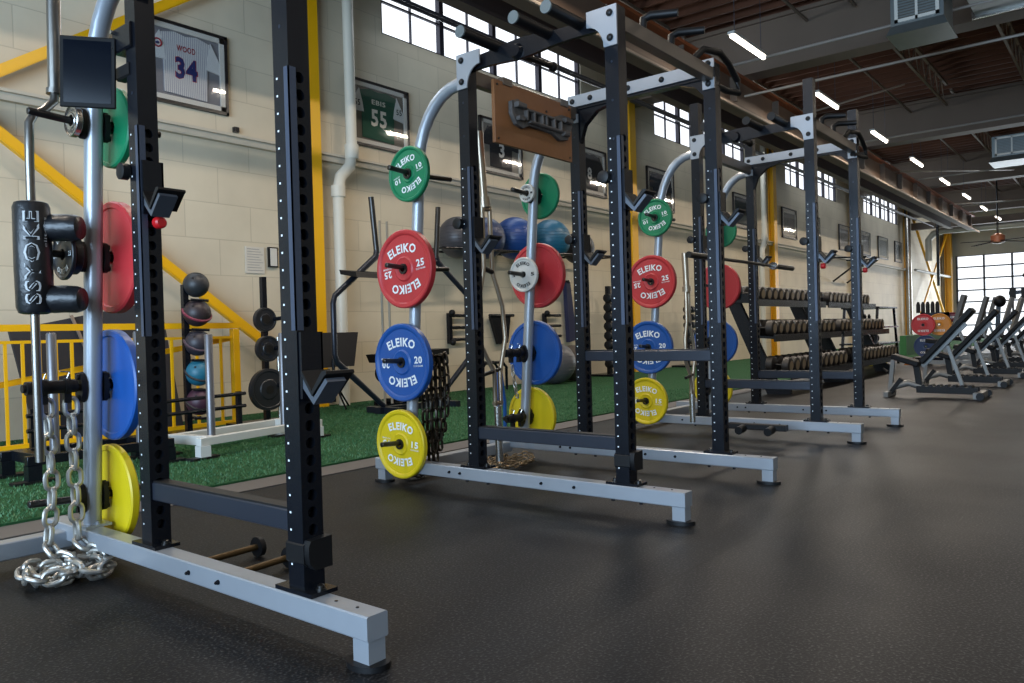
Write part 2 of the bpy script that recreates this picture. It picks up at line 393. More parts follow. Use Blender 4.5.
# overhead crane runway along the hall
rw = thing('crane_runway', 'long brown steel crane runway beam hung under the roof along the racks', 'beam', (20, 5.4, 4.65))
build('web', MB().box(-6, 38, 5.46, 5.50, 4.72, 5.2), mat('brown_beam_paint', (104, 84, 70), .6, 0, .2, 2), rw, smooth=False)
build('bottom_flange', MB().box(-6, 38, 5.36, 5.60, 4.66, 4.72), mat('flange_steel', (92, 78, 68), .75, 0, .2, 4), rw, smooth=False)
build('top_rail', MB().box(-6, 38, 5.33, 5.63, 5.2, 5.25), mat('orange_rail_primer', (150, 82, 44), .5, .2, .2, 4), rw, smooth=False)
kx = 1.0; hm = MB()
while kx < 38: hm.box(kx, kx + .03, 5.34, 5.46, 4.75, 5.18); kx += 2.0
build_each('stiffener', hm, gird_m, rw)
tag(build('second_runway', MB().box(-6, 38, 6.25, 6.30, 4.85, 5.25).box(-6, 38, 6.18, 6.37, 4.80, 4.85).box(-6, 38, 6.18, 6.37, 5.25, 5.29), mat('dark_beam_paint', (70, 60, 56), .6, 0, .2, 2), smooth=False), 'dark steel beam running behind the crane runway by the clerestory windows', 'beam')
js_pipe = mat('dull_conduit', (120, 108, 96), .7)
for i, (a, b, r, l, m) in enumerate([
    ((-6, 7.6, 5.32), (38, 7.6, 5.32), .035, 'thin dark pipe running along in front of the clerestory windows', win_metal),
    ((-6, 6.9, 4.95), (38, 6.9, 4.95), .02, 'slim dark conduit strung beside the clerestory windows', win_metal),
    ((-6, 5.2, 4.55), (38, 5.2, 4.55), .025, 'slim conduit fixed under the crane runway beam', js_pipe)]):
    tag(build('conduit', MB().cyl(a, b, r, 8), m), l, 'pipe')
for i, (x, z, l) in enumerate([(13.0, 4.8, 'thin white sprinkler pipe crossing the ceiling near the duct box'), (12.5, 5.2, 'thin grey pipe crossing under the first roof girder'), (19.5, 5.1, 'slim pipe crossing between the first two roof girders'), (26.5, 5.2, 'slim pipe crossing beyond the second roof girder'), (34, 5.2, 'slim pale pipe crossing the far end of the roof')]):
    tag(build('ceiling_pipe', MB().cyl((x, -7, z + .05), (x, 5.2, z), .022, 8), mat('grey_pipe', (150, 145, 140), .45, .3)), l, 'pipe')

# open web joists along the bays
js_m = mat('joist_steel', (122, 108, 96), .6, .2)
jl = 0
for bi in range(1, 5):
    for y in (0.2, 1.9, 3.6, 7.0):
        m = MB(); x0, x1 = COLX[bi] + .3, COLX[bi + 1] - .3
        m.box(x0, x1, y - .03, y + .03, 6.62, 6.68).box(x0, x1, y - .025, y + .025, 6.12, 6.16)
        k = x0; f = 0
        while k + .35 < x1: m.bar((k, y, 6.64 if f else 6.14), (k + .35, y, 6.14 if f else 6.64), .02); k += .35; f = 1 - f
        tag(build('roof_joist', m, js_m), 'open web steel roof joist between two girders', 'joist', 'open web joists under the roof deck')
for a, b, l in (((8.9, 5.6, 5.1), (10.6, 4.1, 6.6), 'pale diagonal strut rising from the crane runway to the roof near the first racks'), ((16.5, 5.55, 5.2), (19.0, 4.0, 6.1), 'pale diagonal strut above the dumbbell racks'),
                ((24.5, 5.5, 5.2), (28.8, 3.0, 5.5), 'pale diagonal strut beyond the second roof girder'), ((33, 5.5, 5.2), (37.6, 2.2, 5.6), 'pale diagonal strut at the far end of the roof')):
    tag(build('roof_strut', MB().bar(a, b, .11, .03), mat('strut_paint', (168, 152, 136), .5)), l, 'strut')

# strip lamps
lamp_m = emis('strip_lamp_tube', (255, 244, 228), 6)
def strip(x, y, z, label):
    t = thing('strip_light', label, 'ceiling light', (x, y, z), 'hanging strip lights')
    build('diffuser', MB().box(x - .61, x + .61, y - .028, y + .028, z - .03, z + .02, .012), lamp_m, t)
    build('housing', MB().box(x - .63, x + .63, y - .05, y + .05, z + .02, z + .06), white_paint, t)
    build_each('hanger', MB().cyl((x - .5, y, z + .06), (x - .5, y, z + 1.15), .006, 6).cyl((x + .5, y, z + .06), (x + .5, y, z + 1.15), .006, 6), win_metal, t)
LN = ['glowing strip light hanging just above the second rack', 'glowing strip light second along the row beside the tallest rack post', 'glowing strip light third along the row', 'glowing strip light fourth along the row',
      'glowing strip light fifth along the row', 'glowing strip light sixth along the row near the end wall', 'small distant strip light seventh along the row', 'tiny last strip light of the row by the garage door']
for k in range(8): strip(11.31 + 3.74 * k, 4.45, 5.0, LN[k])
tag(build('lighting_track', MB().box(8, 40, 4.40, 4.44, 6.13, 6.17), js_m), 'dark steel track the strip lights hang from', 'track')

# duct boxes
galv = mat('galvanised_duct', (128, 136, 138), .35, .7, .25, 5)
def duct(x, y, z, s, h, label):
    t = thing('duct_diffuser', label, 'duct', (x, y, z))
    b = MB().box(x - s / 2, x + s / 2, y - s / 2, y + s / 2, z + .06, z + h)
    b.M = None
    s2 = s * .58
    b.add([(x - s2, y - s2, z), (x + s2, y - s2, z), (x + s2, y + s2, z), (x - s2, y + s2, z), (x - s / 2, y - s / 2, z + .12), (x + s / 2, y - s / 2, z + .12), (x + s / 2, y + s / 2, z + .12), (x - s / 2, y + s / 2, z + .12)],
          [(3, 2, 1, 0), (4, 5, 6, 7), (0, 1, 5, 4), (1, 2, 6, 5), (2, 3, 7, 6), (3, 0, 4, 7)])
    build('duct_body', b, galv, t, smooth=False)
    x0 = x - s / 2 - .02
    f = MB()
    ya, yb, za, zb = y - s * .42, y + s * .42, z + .15, z + h - .03
    for q in ((ya, yb, za, za + .04), (ya, yb, zb - .04, zb), (ya, ya + .04, za, zb), (yb - .04, yb, za, zb), (y - .015, y + .015, za, zb)): f.box(x0, x0 + .03, q[0], q[1], q[2], q[3])
    build('grille_frame', f, white_paint, t, smooth=False)
    g = MB(); k = za + .05
    while k < zb - .04: g.bar((x0 + .012, ya, k), (x0 + .012, yb, k), .02, .006); k += .035
    build('grille', g, mat('grille_metal', (96, 92, 84), .5, .3), t, smooth=False)
duct(11.16, 2.11, 4.5, .60, .85, 'square galvanised duct diffuser box with a white framed side grille')
duct(21.9, 2.25, 4.55, .8, .6, 'second galvanised duct box hanging further along under the roof')
t = thing('air_duct', 'large galvanised air duct running under the roof beside the square diffuser', 'duct', (12.6, 1.0, 5.3))
build('duct_body', MB().box(12.0, 13.25, .2, 1.8, 5.3, 5.6), galv, t, smooth=False)
build('flange', MB().box(13.25, 13.3, .15, 1.85, 5.27, 5.63), chrome, t, smooth=False)

# ceiling fan and end piping
t = thing('ceiling_fan', 'large dark ceiling fan with long blades in front of the garage door', 'fan', (36, 4.3, 3.9))
build('motor', MB().lathe([(.12, 0), (.25, .05), (.25, .3), (.1, .4)], (36, 4.3, 3.85), 'z', 20), mat('rust_motor', (120, 66, 40), .5), t)
build('down_rod', MB().cyl((36, 4.3, 4.2), (36, 4.3, 6.8), .03), steel_black, t)
for k in range(4):
    a = .75 + k * PI / 2; c = Vector((36, 4.3, 3.95))
    build('blade', MB().bar(c + Vector((math.cos(a) * .2, math.sin(a) * .2, 0)), c + Vector((math.cos(a) * 1.5, math.sin(a) * 1.5, -.05)), .16, .02), mat('matt_fan_black', (22, 20, 20), .95, spec=.05), t)
tag(build('end_pipe', MB().tube([(39.5, 7.4, 3.6), (39.5, 7.4, 4.55), (39.5, 7.2, 4.8), (39.5, 6.8, 4.9), (39.5, -5, 4.9)], .14, 14), mat('pale_pipe', (176, 178, 172), .45, .1)), 'fat pale pipe bending up the wall and across the end of the hall', 'pipe')
tag(build('end_beam', MB().box(38.5, 38.8, -7, 7.9, 4.95, 5.25), gird_m, smooth=False), 'dark horizontal beam across the end of the hall above the fat pipe', 'beam')

# downpipe on the wall
dp_m = mat('cream_pipe', (206, 200, 184), .45, 0, .1, 4)
def downpipe(x, label):
    t = thing('downpipe', label, 'pipe', (x, 7.95, 0))
    build('pipe', MB().tube([(x + .18, 7.9, 6.7), (x + .18, 7.9, 3.25), (x + .14, 7.9, 3.08), (x - .02, 7.9, 2.92), (x - .06, 7.9, 2.75), (x - .06, 7.9, .02)], .070, 16), dp_m, t)
    build_each('coupling', MB().cyl((x + .18, 7.9, 3.18), (x + .18, 7.9, 3.36), .09).cyl((x - .06, 7.9, 2.66), (x - .06, 7.9, 2.8), .09), dp_m, t)
downpipe(6.46, 'thick cream downpipe with an offset bend beside the green jersey')
downpipe(20.7, 'cream downpipe beside the yellow column behind the dumbbell rack')
for x, l in ((37.6, 'tall silver pipe running up the wall beside the far yellow column'),):
    tag(build('wall_pipe', MB().cyl((x, 7.85, .02), (x, 7.85, 5.4), .12), chrome), l, 'pipe')
for x, l in ((5.09, 'small black socket box on the wall ledge below the pinstripe jersey'), (6.55, 'small black switch box on the wall beside the yellow column')):
    z = 3.30 if x < 6 else 2.42; s_ = .03 if x < 6 else .05
    t = thing('socket_box', l, 'socket', (x, 8.02, z)); build('box_body', MB().box(x - s_, x + s_, 8.05, 8.1, z - s_, z + s_), steel_black, t); build('cover_plate', MB().box(x - s_ * .7, x + s_ * .7, 8.045, 8.05, z - s_ * .7, z + s_ * .7), rubber_black, t)
t = thing('notice_sheet', 'faint printed notice taped to the block wall near the plate tree', 'paper', (5.3, 8.09, 1.65))
build('sheet', MB().box(5.17, 5.42, 8.085, 8.097, 1.66, 1.97), mat('faded_paper', (206, 198, 184), .7), t)
m = MB()
for k in range(9): m.box(5.19, 5.35 + .05 * (k % 3) / 2, 8.082, 8.085, 1.94 - k * .031, 1.947 - k * .031)
build('printed_line', m, mat('grey_ink', (160, 154, 148), .7), t)
t = thing('wall_plaque', 'small wall plaque in a thin dark frame by the first rack post', 'sign', (5.53, 8.09, 1.74))
build('frame', MB().box(5.47, 5.59, 8.06, 8.098, 1.74, 1.98), steel_black, t); build('sheet', MB().box(5.485, 5.575, 8.055, 8.06, 1.755, 1.965), mat('notice_paper', (205, 200, 190), .7), t)

# ================================================================== RACKS
W = .072; YF, YR, YE = 1.869, 2.785, 1.579; ZB, ZT = .078, .1457
post_m = steel_black
def post_mesh(H, zh):
    m = MB(); w = W; za, zb = .20 - ZT, zh - ZT; n = int(round((zb - za) / .05)); zb = za + n * .05
    # four plain faces, and the -y face split round a row of real holes
    m.add([(0, 0, 0), (w, 0, 0), (w, w, 0), (0, w, 0), (0, 0, H), (w, 0, H), (w, w, H), (0, w, H)], [(3, 2, 1, 0), (4, 5, 6, 7), (1, 2, 6, 5), (2, 3, 7, 6), (3, 0, 4, 7)])
    m.add([(0, 0, 0), (w, 0, 0), (w, 0, za), (0, 0, za)], [(0, 1, 2, 3)]); m.add([(0, 0, zb), (w, 0, zb), (w, 0, H), (0, 0, H)], [(0, 1, 2, 3)])
    S = 12
    for k in range(n):
        c = za + (k + .5) * .05; r = .0165; V = []; out = []
        for j in range(S):
            a = 2 * PI * j / S + PI / 12; dx, dz = math.cos(a), math.sin(a); t = min((w / 2) / max(abs(dx), 1e-6), .025 / max(abs(dz), 1e-6))
            out.append((w / 2 + dx * t, 0, c + dz * t))
        V = out + [(w / 2 + r * math.cos(2 * PI * j / S + PI / 12), 0, c + r * math.sin(2 * PI * j / S + PI / 12)) for j in range(S)]
        V += [(q[0], .03, q[2]) for q in V[S:2 * S]]
        V += [(0, 0, c - .025), (w, 0, c - .025), (w, 0, c + .025), (0, 0, c + .025)]
        F = [(j, (j + 1) % S, S + (j + 1) % S, S + j) for j in range(S)] + [(S + j, S + (j + 1) % S, 2 * S + (j + 1) % S, 2 * S + j) for j in range(S)]
        # corner fillers
        cor = [(w, c + .025), (0, c + .025), (0, c - .025), (w, c - .025)]
        for cx, cz in cor:
            best = sorted(range(S), key=lambda j: (out[j][0] - cx) ** 2 + (out[j][2] - cz) ** 2)[:2]
            ci = 3 * S + [(0, c - .025), (w, c - .025), (w, c + .025), (0, c + .025)].index((cx, cz)); F.append((best[0], best[1], ci))
        m.cur = 0; m.add(V, F)
        m.cur = 1; m.add([V[2 * S + j] for j in range(S)], [tuple(range(S))])
    # pale laser cut position marks on the side face
    m.cur = 2
    for k in range(n):
        c = za + (k + .5) * .05; m.box(-.0008, .001, w * .72, w * .81, c - .0028, c + .0028)
    # bolt holes near the top
    m.cur = 1
    for dz in (.06, .24, .42):
        if H > 2: m.add([(-.0006, w / 2 + .006 * math.cos(a * PI / 4), H - .2 - dz + .006 * math.sin(a * PI / 4)) for a in range(8)], [tuple(range(8))])
    m.cur = 0; m.box(.0, w, -.0, .001, zb - .0, zb + .001)
    return m
def bolt(m, c, axis='x', r=.014, d=-1):
    p = Vector(c); a = {'x': Vector((1, 0, 0)), 'y': Vector((0, 1, 0)), 'z': Vector((0, 0, 1))}[axis] * d
    m.tube([p, p + a * .004, p + a * .0041, p + a * .011, p + a * .014], [r * 1.35, r * 1.35, r, r, r * .6], 12)
def gusset_poly(y0, y1, zt, zb, flip):   # plate on a post (y0..y0+W) that curves out to the beam at y1
    P = []
    s = 1 if y1 > y0 else -1
    P = [(y0, zb), (y0 + s * W, zb)]
    for k in range(7):
        a = k / 6 * PI / 2; P.append((y0 + s * (W + (abs(y1 - y0) - W) * (1 - math.cos(a))), zb + (zt - .075 - zb) * math.sin(a)))
    P += [(y1, zt), (y0, zt)]
    return P if s > 0 else P[::-1]
PEGZ = (1.80, 1.265, .725, .27)
PZ = {1.350: (1.735, 1.222, .708, .262), 3.173: (1.80, 1.262, .726, .251), 4.240: (1.81, 1.265, .73, .29), 5.973: (1.816, 1.278, .722, .263)}
def pegz(X): return PZ.get(X, PEGZ)
TOFF = {1.350: .02, 3.173: .07, 4.240: .05, 5.973: .015}
def tubeY(z, X=0): return 3.165 + (1.77 - z) * .082 + TOFF.get(X, 0)
YR0 = YR
def rack(XA, XB, HT, zb, barA, barB, label, rollers=True, tall_rear=True, dyr=0):
    t = thing('power_rack', label, 'rack', (XA, YF, 0), 'half racks standing in a row')
    ZTOP = 2.39 + zb; YR = YR0 + dyr
    for X in (XA, XB):
        X = X - .02
        rl = build('base_rail', MB().box(X, X + W, YE, 3.62, ZB, ZT, .004), silver, t)
        ft = MB()
        for y in (YE + .005, 3.62 - W - .005):
            ft.box(X + .007, X + W - .007, y, y + W - .01, .014, ZB)
        build_each('rail_foot', ft, silver, rl)
        fp = MB()
        for y in (YE + .005 + W / 2, 3.62 - W / 2 - .005):
            fp.prism([(X + W / 2 + .062 * math.cos(a * PI / 12) * .85, y + .066 * math.sin(a * PI / 12)) for a in range(24)], 'z', 0.0, .016)
        build_each('foot_pad', fp, rubber_black, rl)
        bm = MB()
        for y in ((YF + .42, YF + .60) if X < 3 else (YF + .3, YF + .5, YR + .12, YR + .2)): bolt(bm, (X, y, ZB + .034), 'x', .006)
        for y in (() if X < 3 else (YF - .05, YF + W + .03, YR - .05, YR + W + .03)): bm.cyl((X + W / 2, y, ZB), (X + W / 2, y, ZB - .016), .009, 8)
        for y in (YE + .08, YE + .17): bm.cyl((X + W / 2, y, ZT), (X + W / 2, y, ZT + .002), .005, 8)
        build_each('rail_bolt', bm, steel_black, rl)
    build('cross_rail', MB().box(XA + W, XB, 3.43, 3.43 + W, .05, .118, .004).box(XA - .75 if XA < 1 else XA, XA, 3.43, 3.43 + W, .05, .118, .004), silver, t)
    for fi, X in enumerate((XA, XB)):
        for Y in (YF, YR):
            H = HT if (Y == YF or tall_rear) else ZTOP
            zh = 1.65 if X < 3 else 1.78; key = (round(H, 3), zh)
            if key not in POSTS:
                p = build('post', post_mesh(H - ZT, zh), [post_m, hole_dark, white_ink], t, world=False); POSTS[key] = p.data
            else:
                p = bpy.data.objects.new('post', POSTS[key]); COL.objects.link(p); p.parent = t; KIDS.setdefault(t.name, []).append(p)
            p.location = (X - XA, Y - YF, ZT)
            pl = build('post_foot', MB().box(X - .014, X + W + .006, Y - .05, Y + W + .05, ZT, ZT + .012), steel_black, p)
            bm = MB()
            for q in (Y - .028, Y + W + .028): bolt(bm, (X + W / 2, q, ZT + .012), 'z', .011, 1)
            build_each('foot_bolt', bm, peg_steel, p)
            # flat edge liner strip on the front corner
            build('edge_strip', MB().box(X - .004, X + .0, Y - .004, Y + .018, .9, zh).box(X - .004, X + .022, Y - .004, Y, .9, zh), mat('blue_grey_strip', (66, 74, 90), .35, .3), p)
    # storage tubes with curved head
    for fi, X in enumerate((XA, XB)):
        cx = X + W / 2; P = [(cx, tubeY(ZT, X), ZT)]
        P += [(cx, tubeY(z, X), z) for z in (.6, 1.2, 1.75)]
        top = 2.25 + zb
        for k in range(1, 9):
            a = k / 8 * PI / 2; P.append((cx, tubeY(1.77, X) - (1 - math.cos(a)) * (tubeY(1.77, X) - YR - W - .02), 1.80 + math.sin(a) * (top - 1.80)))
        P.append((cx, YR + W, top))
        tb_ = build('storage_tube', MB().tube(P, .034, 18), silver, t)
        fl = MB().box(cx - .05, cx + .05, tubeY(ZT, X) - .06, tubeY(ZT, X) + .06, ZT, ZT + .01); bolt(fl, (cx, tubeY(ZT, X) - .048, ZT + .01), 'z', .009, 1)
        build('tube_flange', fl, silver, tb_)
        for z in pegz(X):
            y = tubeY(z, X); pg = MB()
            pg.tube([(cx - .235, y, z + .012), (cx - .232, y, z + .012), (cx - .03, y, z), (cx + .03, y, z), (cx + .265, y, z + .012)], [.010, .0145, .0145, .0145, .0145], 12)
            p = build('weight_peg', pg, peg_steel, t)
            for s in (-1, 1):
                cl = MB()
                cl.prism([(y + .03 * math.cos(a * PI / 8), z + .06 * math.sin(a * PI / 8)) for a in range(16)], 'x', cx + s * .034, cx + s * .052)
                cl.cyl((cx + s * .052, y, z + .042), (cx + s * .062, y, z + .042), .012, 8); cl.cyl((cx + s * .052, y, z - .042), (cx + s * .062, y, z - .042), .012, 8)
                build('peg_collar', cl, rubber_black, p)
    # A frame: black crossbeam with swooping underside and silver corner plates
    X = XA; b = MB(); zc = ZTOP - .035
    P = []
    n = 12; y0, y1 = YF + W, YR
    up = []; lo = []
    for k in range(n + 1):
        u = k / n; y = y0 + (y1 - y0) * u; e = abs(2 * u - 1)
        up.append((y, ZTOP - .022 + .022 * math.exp(-((u - .6) / .2) ** 2))); lo.append((y, ZTOP - .085 - .02 * math.exp(-((u - .6) / .2) ** 2) - .01 * e ** 4))
    b.prism(lo + up[::-1], 'x', X + .022, X + .046)
    build('pull_up_beam', b, steel_black, t)
    gz = (.03, .008, .004); cap_m = mat('grip_cap_grey', (96, 108, 112), .4, .3) if X < 5 else rubber_black
    for i, y in enumerate((2.62, 2.28, 2.09)):
        g = MB().tube([(X - .25, y, zc + gz[i]), (X + .09, y, zc + gz[i])], .029, 16)
        h = build('pull_up_grip', g, rubber_black, t)
        build('grip_cap', MB().cyl((X - .25, y, zc + gz[i]), (X - .26, y, zc + gz[i]), .031, 16), cap_m, h)
    g = MB().tube([(X + .04, 2.50, zc - .03), (X + .35, 2.50, zc - .02)], .016, 12).ball((X + .37, 2.50, zc - .02), .027, 12, 8)
    build('ball_grip', g, rubber_black, t)
    g = MB().lathe([(.03, -.03), (.045, 0), (.03, .03)], (X + .03, 2.48, zc - .03), 'x', 16); build('pivot_hub', g, steel_black, t)
    for Y, s in ((YF, 1), (YR, -1)):
        ya = Y if s > 0 else Y + W
        pm = MB().prism(gusset_poly(ya, ya + s * .165, ZTOP, ZTOP - .188, s < 0), 'x', X - .008, X)
        gp = build('corner_plate', pm, silver, t)
        bm = MB()
        for dz in (.035, .15): bolt(bm, (X - .008, Y + W / 2, ZTOP - dz), 'x', .013)
        build_each('plate_bolt', bm, rubber_black, gp)
    # B frame: silver plate beam with black rounded underside
    X = XB
    bm_ = MB().box(X - .008, X, YF + W + .06, YR - .01, ZTOP - .068, ZTOP + .0)
    bp = build('top_beam', MB().box(X + .0, X + .06, YF + W, YR, ZTOP - .085, ZTOP - .005).prism([(YR, ZTOP - .085), (YR, ZTOP - .30), (YR - .04, ZTOP - .19), (YR - .13, ZTOP - .115), (YR - .26, ZTOP - .085)][::-1], 'x', X + .01, X + .05)
               .prism([(YF + W, ZTOP - .085), (YF + W, ZTOP - .18), (YF + W + .06, ZTOP - .115), (YF + W + .16, ZTOP - .085)], 'x', X + .01, X + .05), steel_black, t)
    fp = build('beam_plate', MB().prism([(YF + W + .0, ZTOP - .068), (YR + W, ZTOP - .068), (YR + W, ZTOP + .005), (YF + W + .13, ZTOP + .005)], 'x', X - .012, X - .002), silver, t)
    bm = MB()
    for y in (YF + .33, YF + .56, YR - .1, YR + W / 2): bolt(bm, (X - .012, y, ZTOP - .032), 'x', .013)
    build_each('plate_bolt', bm, rubber_black, fp)
    pm = MB().box(X - .01, X, YF, YF + W, ZTOP - .15, ZTOP - .09).box(X - .01, X, YF, YF + W, ZTOP - .03, ZTOP + .02).box(X - .01, X, YR, YR + W, ZTOP - .17, ZTOP - .115)
    gp = build_each('corner_plate', pm, silver, t)[0]; bm = MB()
    for y, z in ((YF, ZTOP - .12), (YF, ZTOP - .005), (YR, ZTOP - .142)): bolt(bm, (X - .01, y + W / 2, z), 'x', .013)
    build_each('plate_bolt', bm, rubber_black, gp)
    # long front and rear beams with grips
    beam_m = mat('grey_brown_beam', (108, 100, 92), .4, .5, .15, 8)
    build('front_beam', MB().box(XA + W, XB, YF + .005, YF + W - .005, ZTOP - .105, ZTOP - .03, .004), beam_m, t)
    build('rear_beam', MB().box(XA + W, XB, YR + .012, YR + W - .012, ZTOP - .15, ZTOP - .07, .003), beam_m, t)
    z = ZTOP - .03
    for i, (ax, out) in enumerate(((.22, .13), (.52, .13), (.95, .2))):
        xx = XA + W + ax
        if i < 2: P = [(xx, YF + .03, z - .01), (xx + .01, YF + .03, z + .05), (xx + .03, YF - .0, z + .07), (xx + .07, YF - out, z + .06)]
        else: P = [(xx - .16, YF + .03, z), (xx - .1, YF - .0, z + .06), (xx + .05, YF - .03, z + .075), (xx + .2, YF - .02, z + .05), (xx + .32, YF - .02, z - .02), (xx + .33, YF - .02, z - .09), (xx + .2, YF - .0, z - .10), (xx + .08, YF + .02, z - .09)]
        h = build('front_grip', MB().tube(P, .019, 12), rubber_black, t)
    # low spotter bars
    sb_m = mat('grey_black_beam', (46, 50, 60), .35, .35, .15, 10)
    for X, zz in ((XA, barA), (XB, barB)):
        s = MB().box(X + .008, X + W - .008, YF + W - .0, YR + .0, zz - .07, zz - .006, .004)
        h = build('spotter_bar', s, sb_m, t)
        build('rubber_strip', MB().box(X + .012, X + W - .012, YF + W, YR, zz - .006, zz), rubber_black, h)
    if rollers:
        X = ROLL
        r = MB().box(X - .004, X + W + .006, YF - .006, YF + W + .006, .225, .295, .01)
        r.prism([(X + .006, .30), (X + W + .008, .305), (X + W + .008, .215), (X + .02, .215), (X + .002, .235), (X - .002, .26), (X - .001, .285)][::-1], 'y', YF - .028, YF)
        build('band_peg_block', r, rubber_black, t)
    return t
POSTS = {}
ROLL = 1.350
r1 = rack(.283, 1.350, 2.39, 0, .38, .384, 'black and silver half rack, only its far frame in view, beside the tablet', dyr=-.03)
ROLL = 3.173
r2 = rack(3.173, 4.240, 2.39, 0, .375, .75, 'black and silver half rack carrying the wooden climbing board', dyr=.02)
ROLL = 5.973
r3 = rack(5.973, 7.117, 2.71, .055, .452, .46, 'black and silver half rack with extra tall posts beside the dumbbells', rollers=False)
XF = {'B1': 1.350, 'A2': 3.173, 'B2': 4.240, 'A3': 5.973, 'B3': 7.117}

# hooks that hold a barbell
hook_m = mat('hook_grey_steel', (92, 98, 108), .35, .5)
def jhook(X, Y, z, label, red=False, knob=True):
    if X < 5 and Y == YR: Y += (-.03 if X < 2 else .02)
    t = thing('bar_hook', label, 'hook', (X, Y, z), 'bar hooks clamped on the rack posts')
    build('back_plate', MB().box(X + .004, X + W + .006, Y - .014, Y - .003, z - .06, z + .13).box(X + W + .001, X + W + .008, Y - .014, Y + .05, z - .04, z + .13), steel_black, t)
    v = MB(); P = [(Y - .014, z + .0), (Y - .014, z - .03), (Y - .06, z - .075), (Y - .125, z - .01), (Y - .115, z + .0), (Y - .06, z - .055)]
    v.prism(P, 'x', X + .006, X + W + .0)
    build('cradle', v, hook_m, t)
    build('cradle_pad', MB().prism([(Y - .014, z + .004), (Y - .058, z - .05), (Y - .115, z + .006), (Y - .125, z + .012), (Y - .122, z + .02), (Y - .105, z + .02), (Y - .058, z - .036), (Y - .014, z + .02)][::-1], 'x', X + .002, X + W + .03), rubber_black, t)
    if knob: build('pin_knob', MB().lathe([(.018, 0), (.03, .004), (.03, .03), (.02, .036)], (X - .034, Y + W + .012, z + .1), 'x', 16), rubber_black, t)
    if red: build('release_ring', MB().lathe([(.016, 0), (.022, .006), (.022, .03), (.014, .036)], (X + .05, Y - .05, z - .09), 'y', 14), ring_red, t)
jhook(1.350, YF, .765, 'black bar hook low on the front post of the first rack', knob=False)
jhook(1.350, YR, 1.395, 'black bar hook with a red release pin on the rear post of the first rack', True)
jhook(3.173, YF, 1.495, 'black bar hook on the tall front post between the climbing board and the green plate')
jhook(3.173, YR, 1.38, 'black bar hook on the rear post beside the hanging trap bar')
jhook(4.240, YR, 1.37, 'black bar hook on the rear post below the climbing board, beyond the red plate')
jhook(4.240, YF, 1.52, 'black bar hook on the front post of the middle rack beside its smaller green plate')
jhook(5.973, YF, 1.40, 'bar hook with a red pin on the first of the two tall front posts', True)
jhook(7.117, YF, 1.42, 'bar hook with a red pin on the last front post by the dumbbell racks', True)

# ------------------------------------------------------------------ plates
def plate_parts(t, rad, th, m, kg, kgs=True, rot=0, textw=None, thin=False, back=False):
    """disc in local coordinates, its face towards -x at x = 0, thickness towards +x"""
    k = rad / .225
    pr = [(.026, .006), (.062 * k, .004), (.064 * k, 0.003), (.069 * k, .006), (.074 * k, .010), (.150 * k, .010), (.192 * k, .010), (.198 * k, .004), (.205 * k, 0.0), (rad - .006, 0.0), (rad, .006), (rad, th - .006), (rad - .006, th), (.2 * k, th), (.195 * k, th - .006), (.08 * k, th - .008), (.026, th - .006)]
    V = MB(); V.lathe(pr, (0, 0, 0), 'x', 56); V.f = V.f[:-2]; V.m = V.m[:-2]     # open bore
    n = len(pr); V.add([], []); V.f += [((n - 1) * 56 + j, (n - 1) * 56 + (j + 1) % 56, (j + 1) % 56, j) for j in range(56)]; V.m += [0] * 56
    build('disc', V, m, t, world=False)
    hb = MB().lathe([(.0175, -.004), (.030, -.004), (.031, .002), (.031, .008)], (0, 0, 0), 'x', 24); hb.f = hb.f[:-2]; hb.m = hb.m[:-2]
    hb2 = MB(); hb2.v = hb.v; hb2.f = hb.f + [(j, (j + 1) % 24, 3 * 24 + (j + 1) % 24, 3 * 24 + j) for j in range(24)]; hb2.m = [0] * len(hb2.f)
    build('bore_ring', hb2, peg_steel, t, world=False)
    if not thin:
        rt, upv = Vector((0, -1, 0)), Vector((0, 0, 1)); o = Vector((.0075, 0, 0))
        for fl in (0, 1):
            r_ = rt if fl == 0 else -rt; u_ = upv if fl == 0 else -upv
            for nm, body, tw, th_, c, bo, be in (('maker_lettering', 'ELEIKO', .232, .052, u_ * .118, .03, .27), ('weight_number', kg, .062, .042, r_ * .135 + u_ * .012, .03, 0), ('unit_lettering', 'KILOGRAMS', .075, .010, r_ * .135 - u_ * .022, .01, 0)):
                L = MB(); letter(L, body, tw * k, th_ * k, o + c * k, r_, u_, bo, bend=be * k if be else 0); build(nm, L, white_ink, t, world=False, smooth=False)
DIM = {'green': (.158, .032, pl_grn, '10'), 'red': (.225, .045, pl_red, '25'), 'blue': (.225, .042, pl_blue, '20'), 'yellow': (.2, .036, pl_yel, '15')}
proto = {}
def bumper(kind, X, side, z, label, tilt=0, dz=0):
    """side -1: face towards the camera end, resting on the peg that sticks out on that side"""
    r, th, m, kg = DIM[kind]; y = tubeY(z, X); cx = X + W / 2
    loc = (cx - .062 - th, y, z - .003 + dz) if side < 0 else (cx + .062 + th, y, z + .003 + dz)
    rot = (tilt, 0, 0) if side < 0 else (tilt, 0, PI)
    nm = 'bumper_plate'
    if kind not in proto:
        t = thing(nm, label, 'weight plate', loc, 'bumper plates hung on the racks', rot)
        plate_parts(t, r, th, m, kg); proto[kind] = t
    else:
        t = dup(proto[kind], loc, rot, label)
    return t
TL = {'green': .3, 'red': .12, 'blue': .02, 'yellow': -.08}
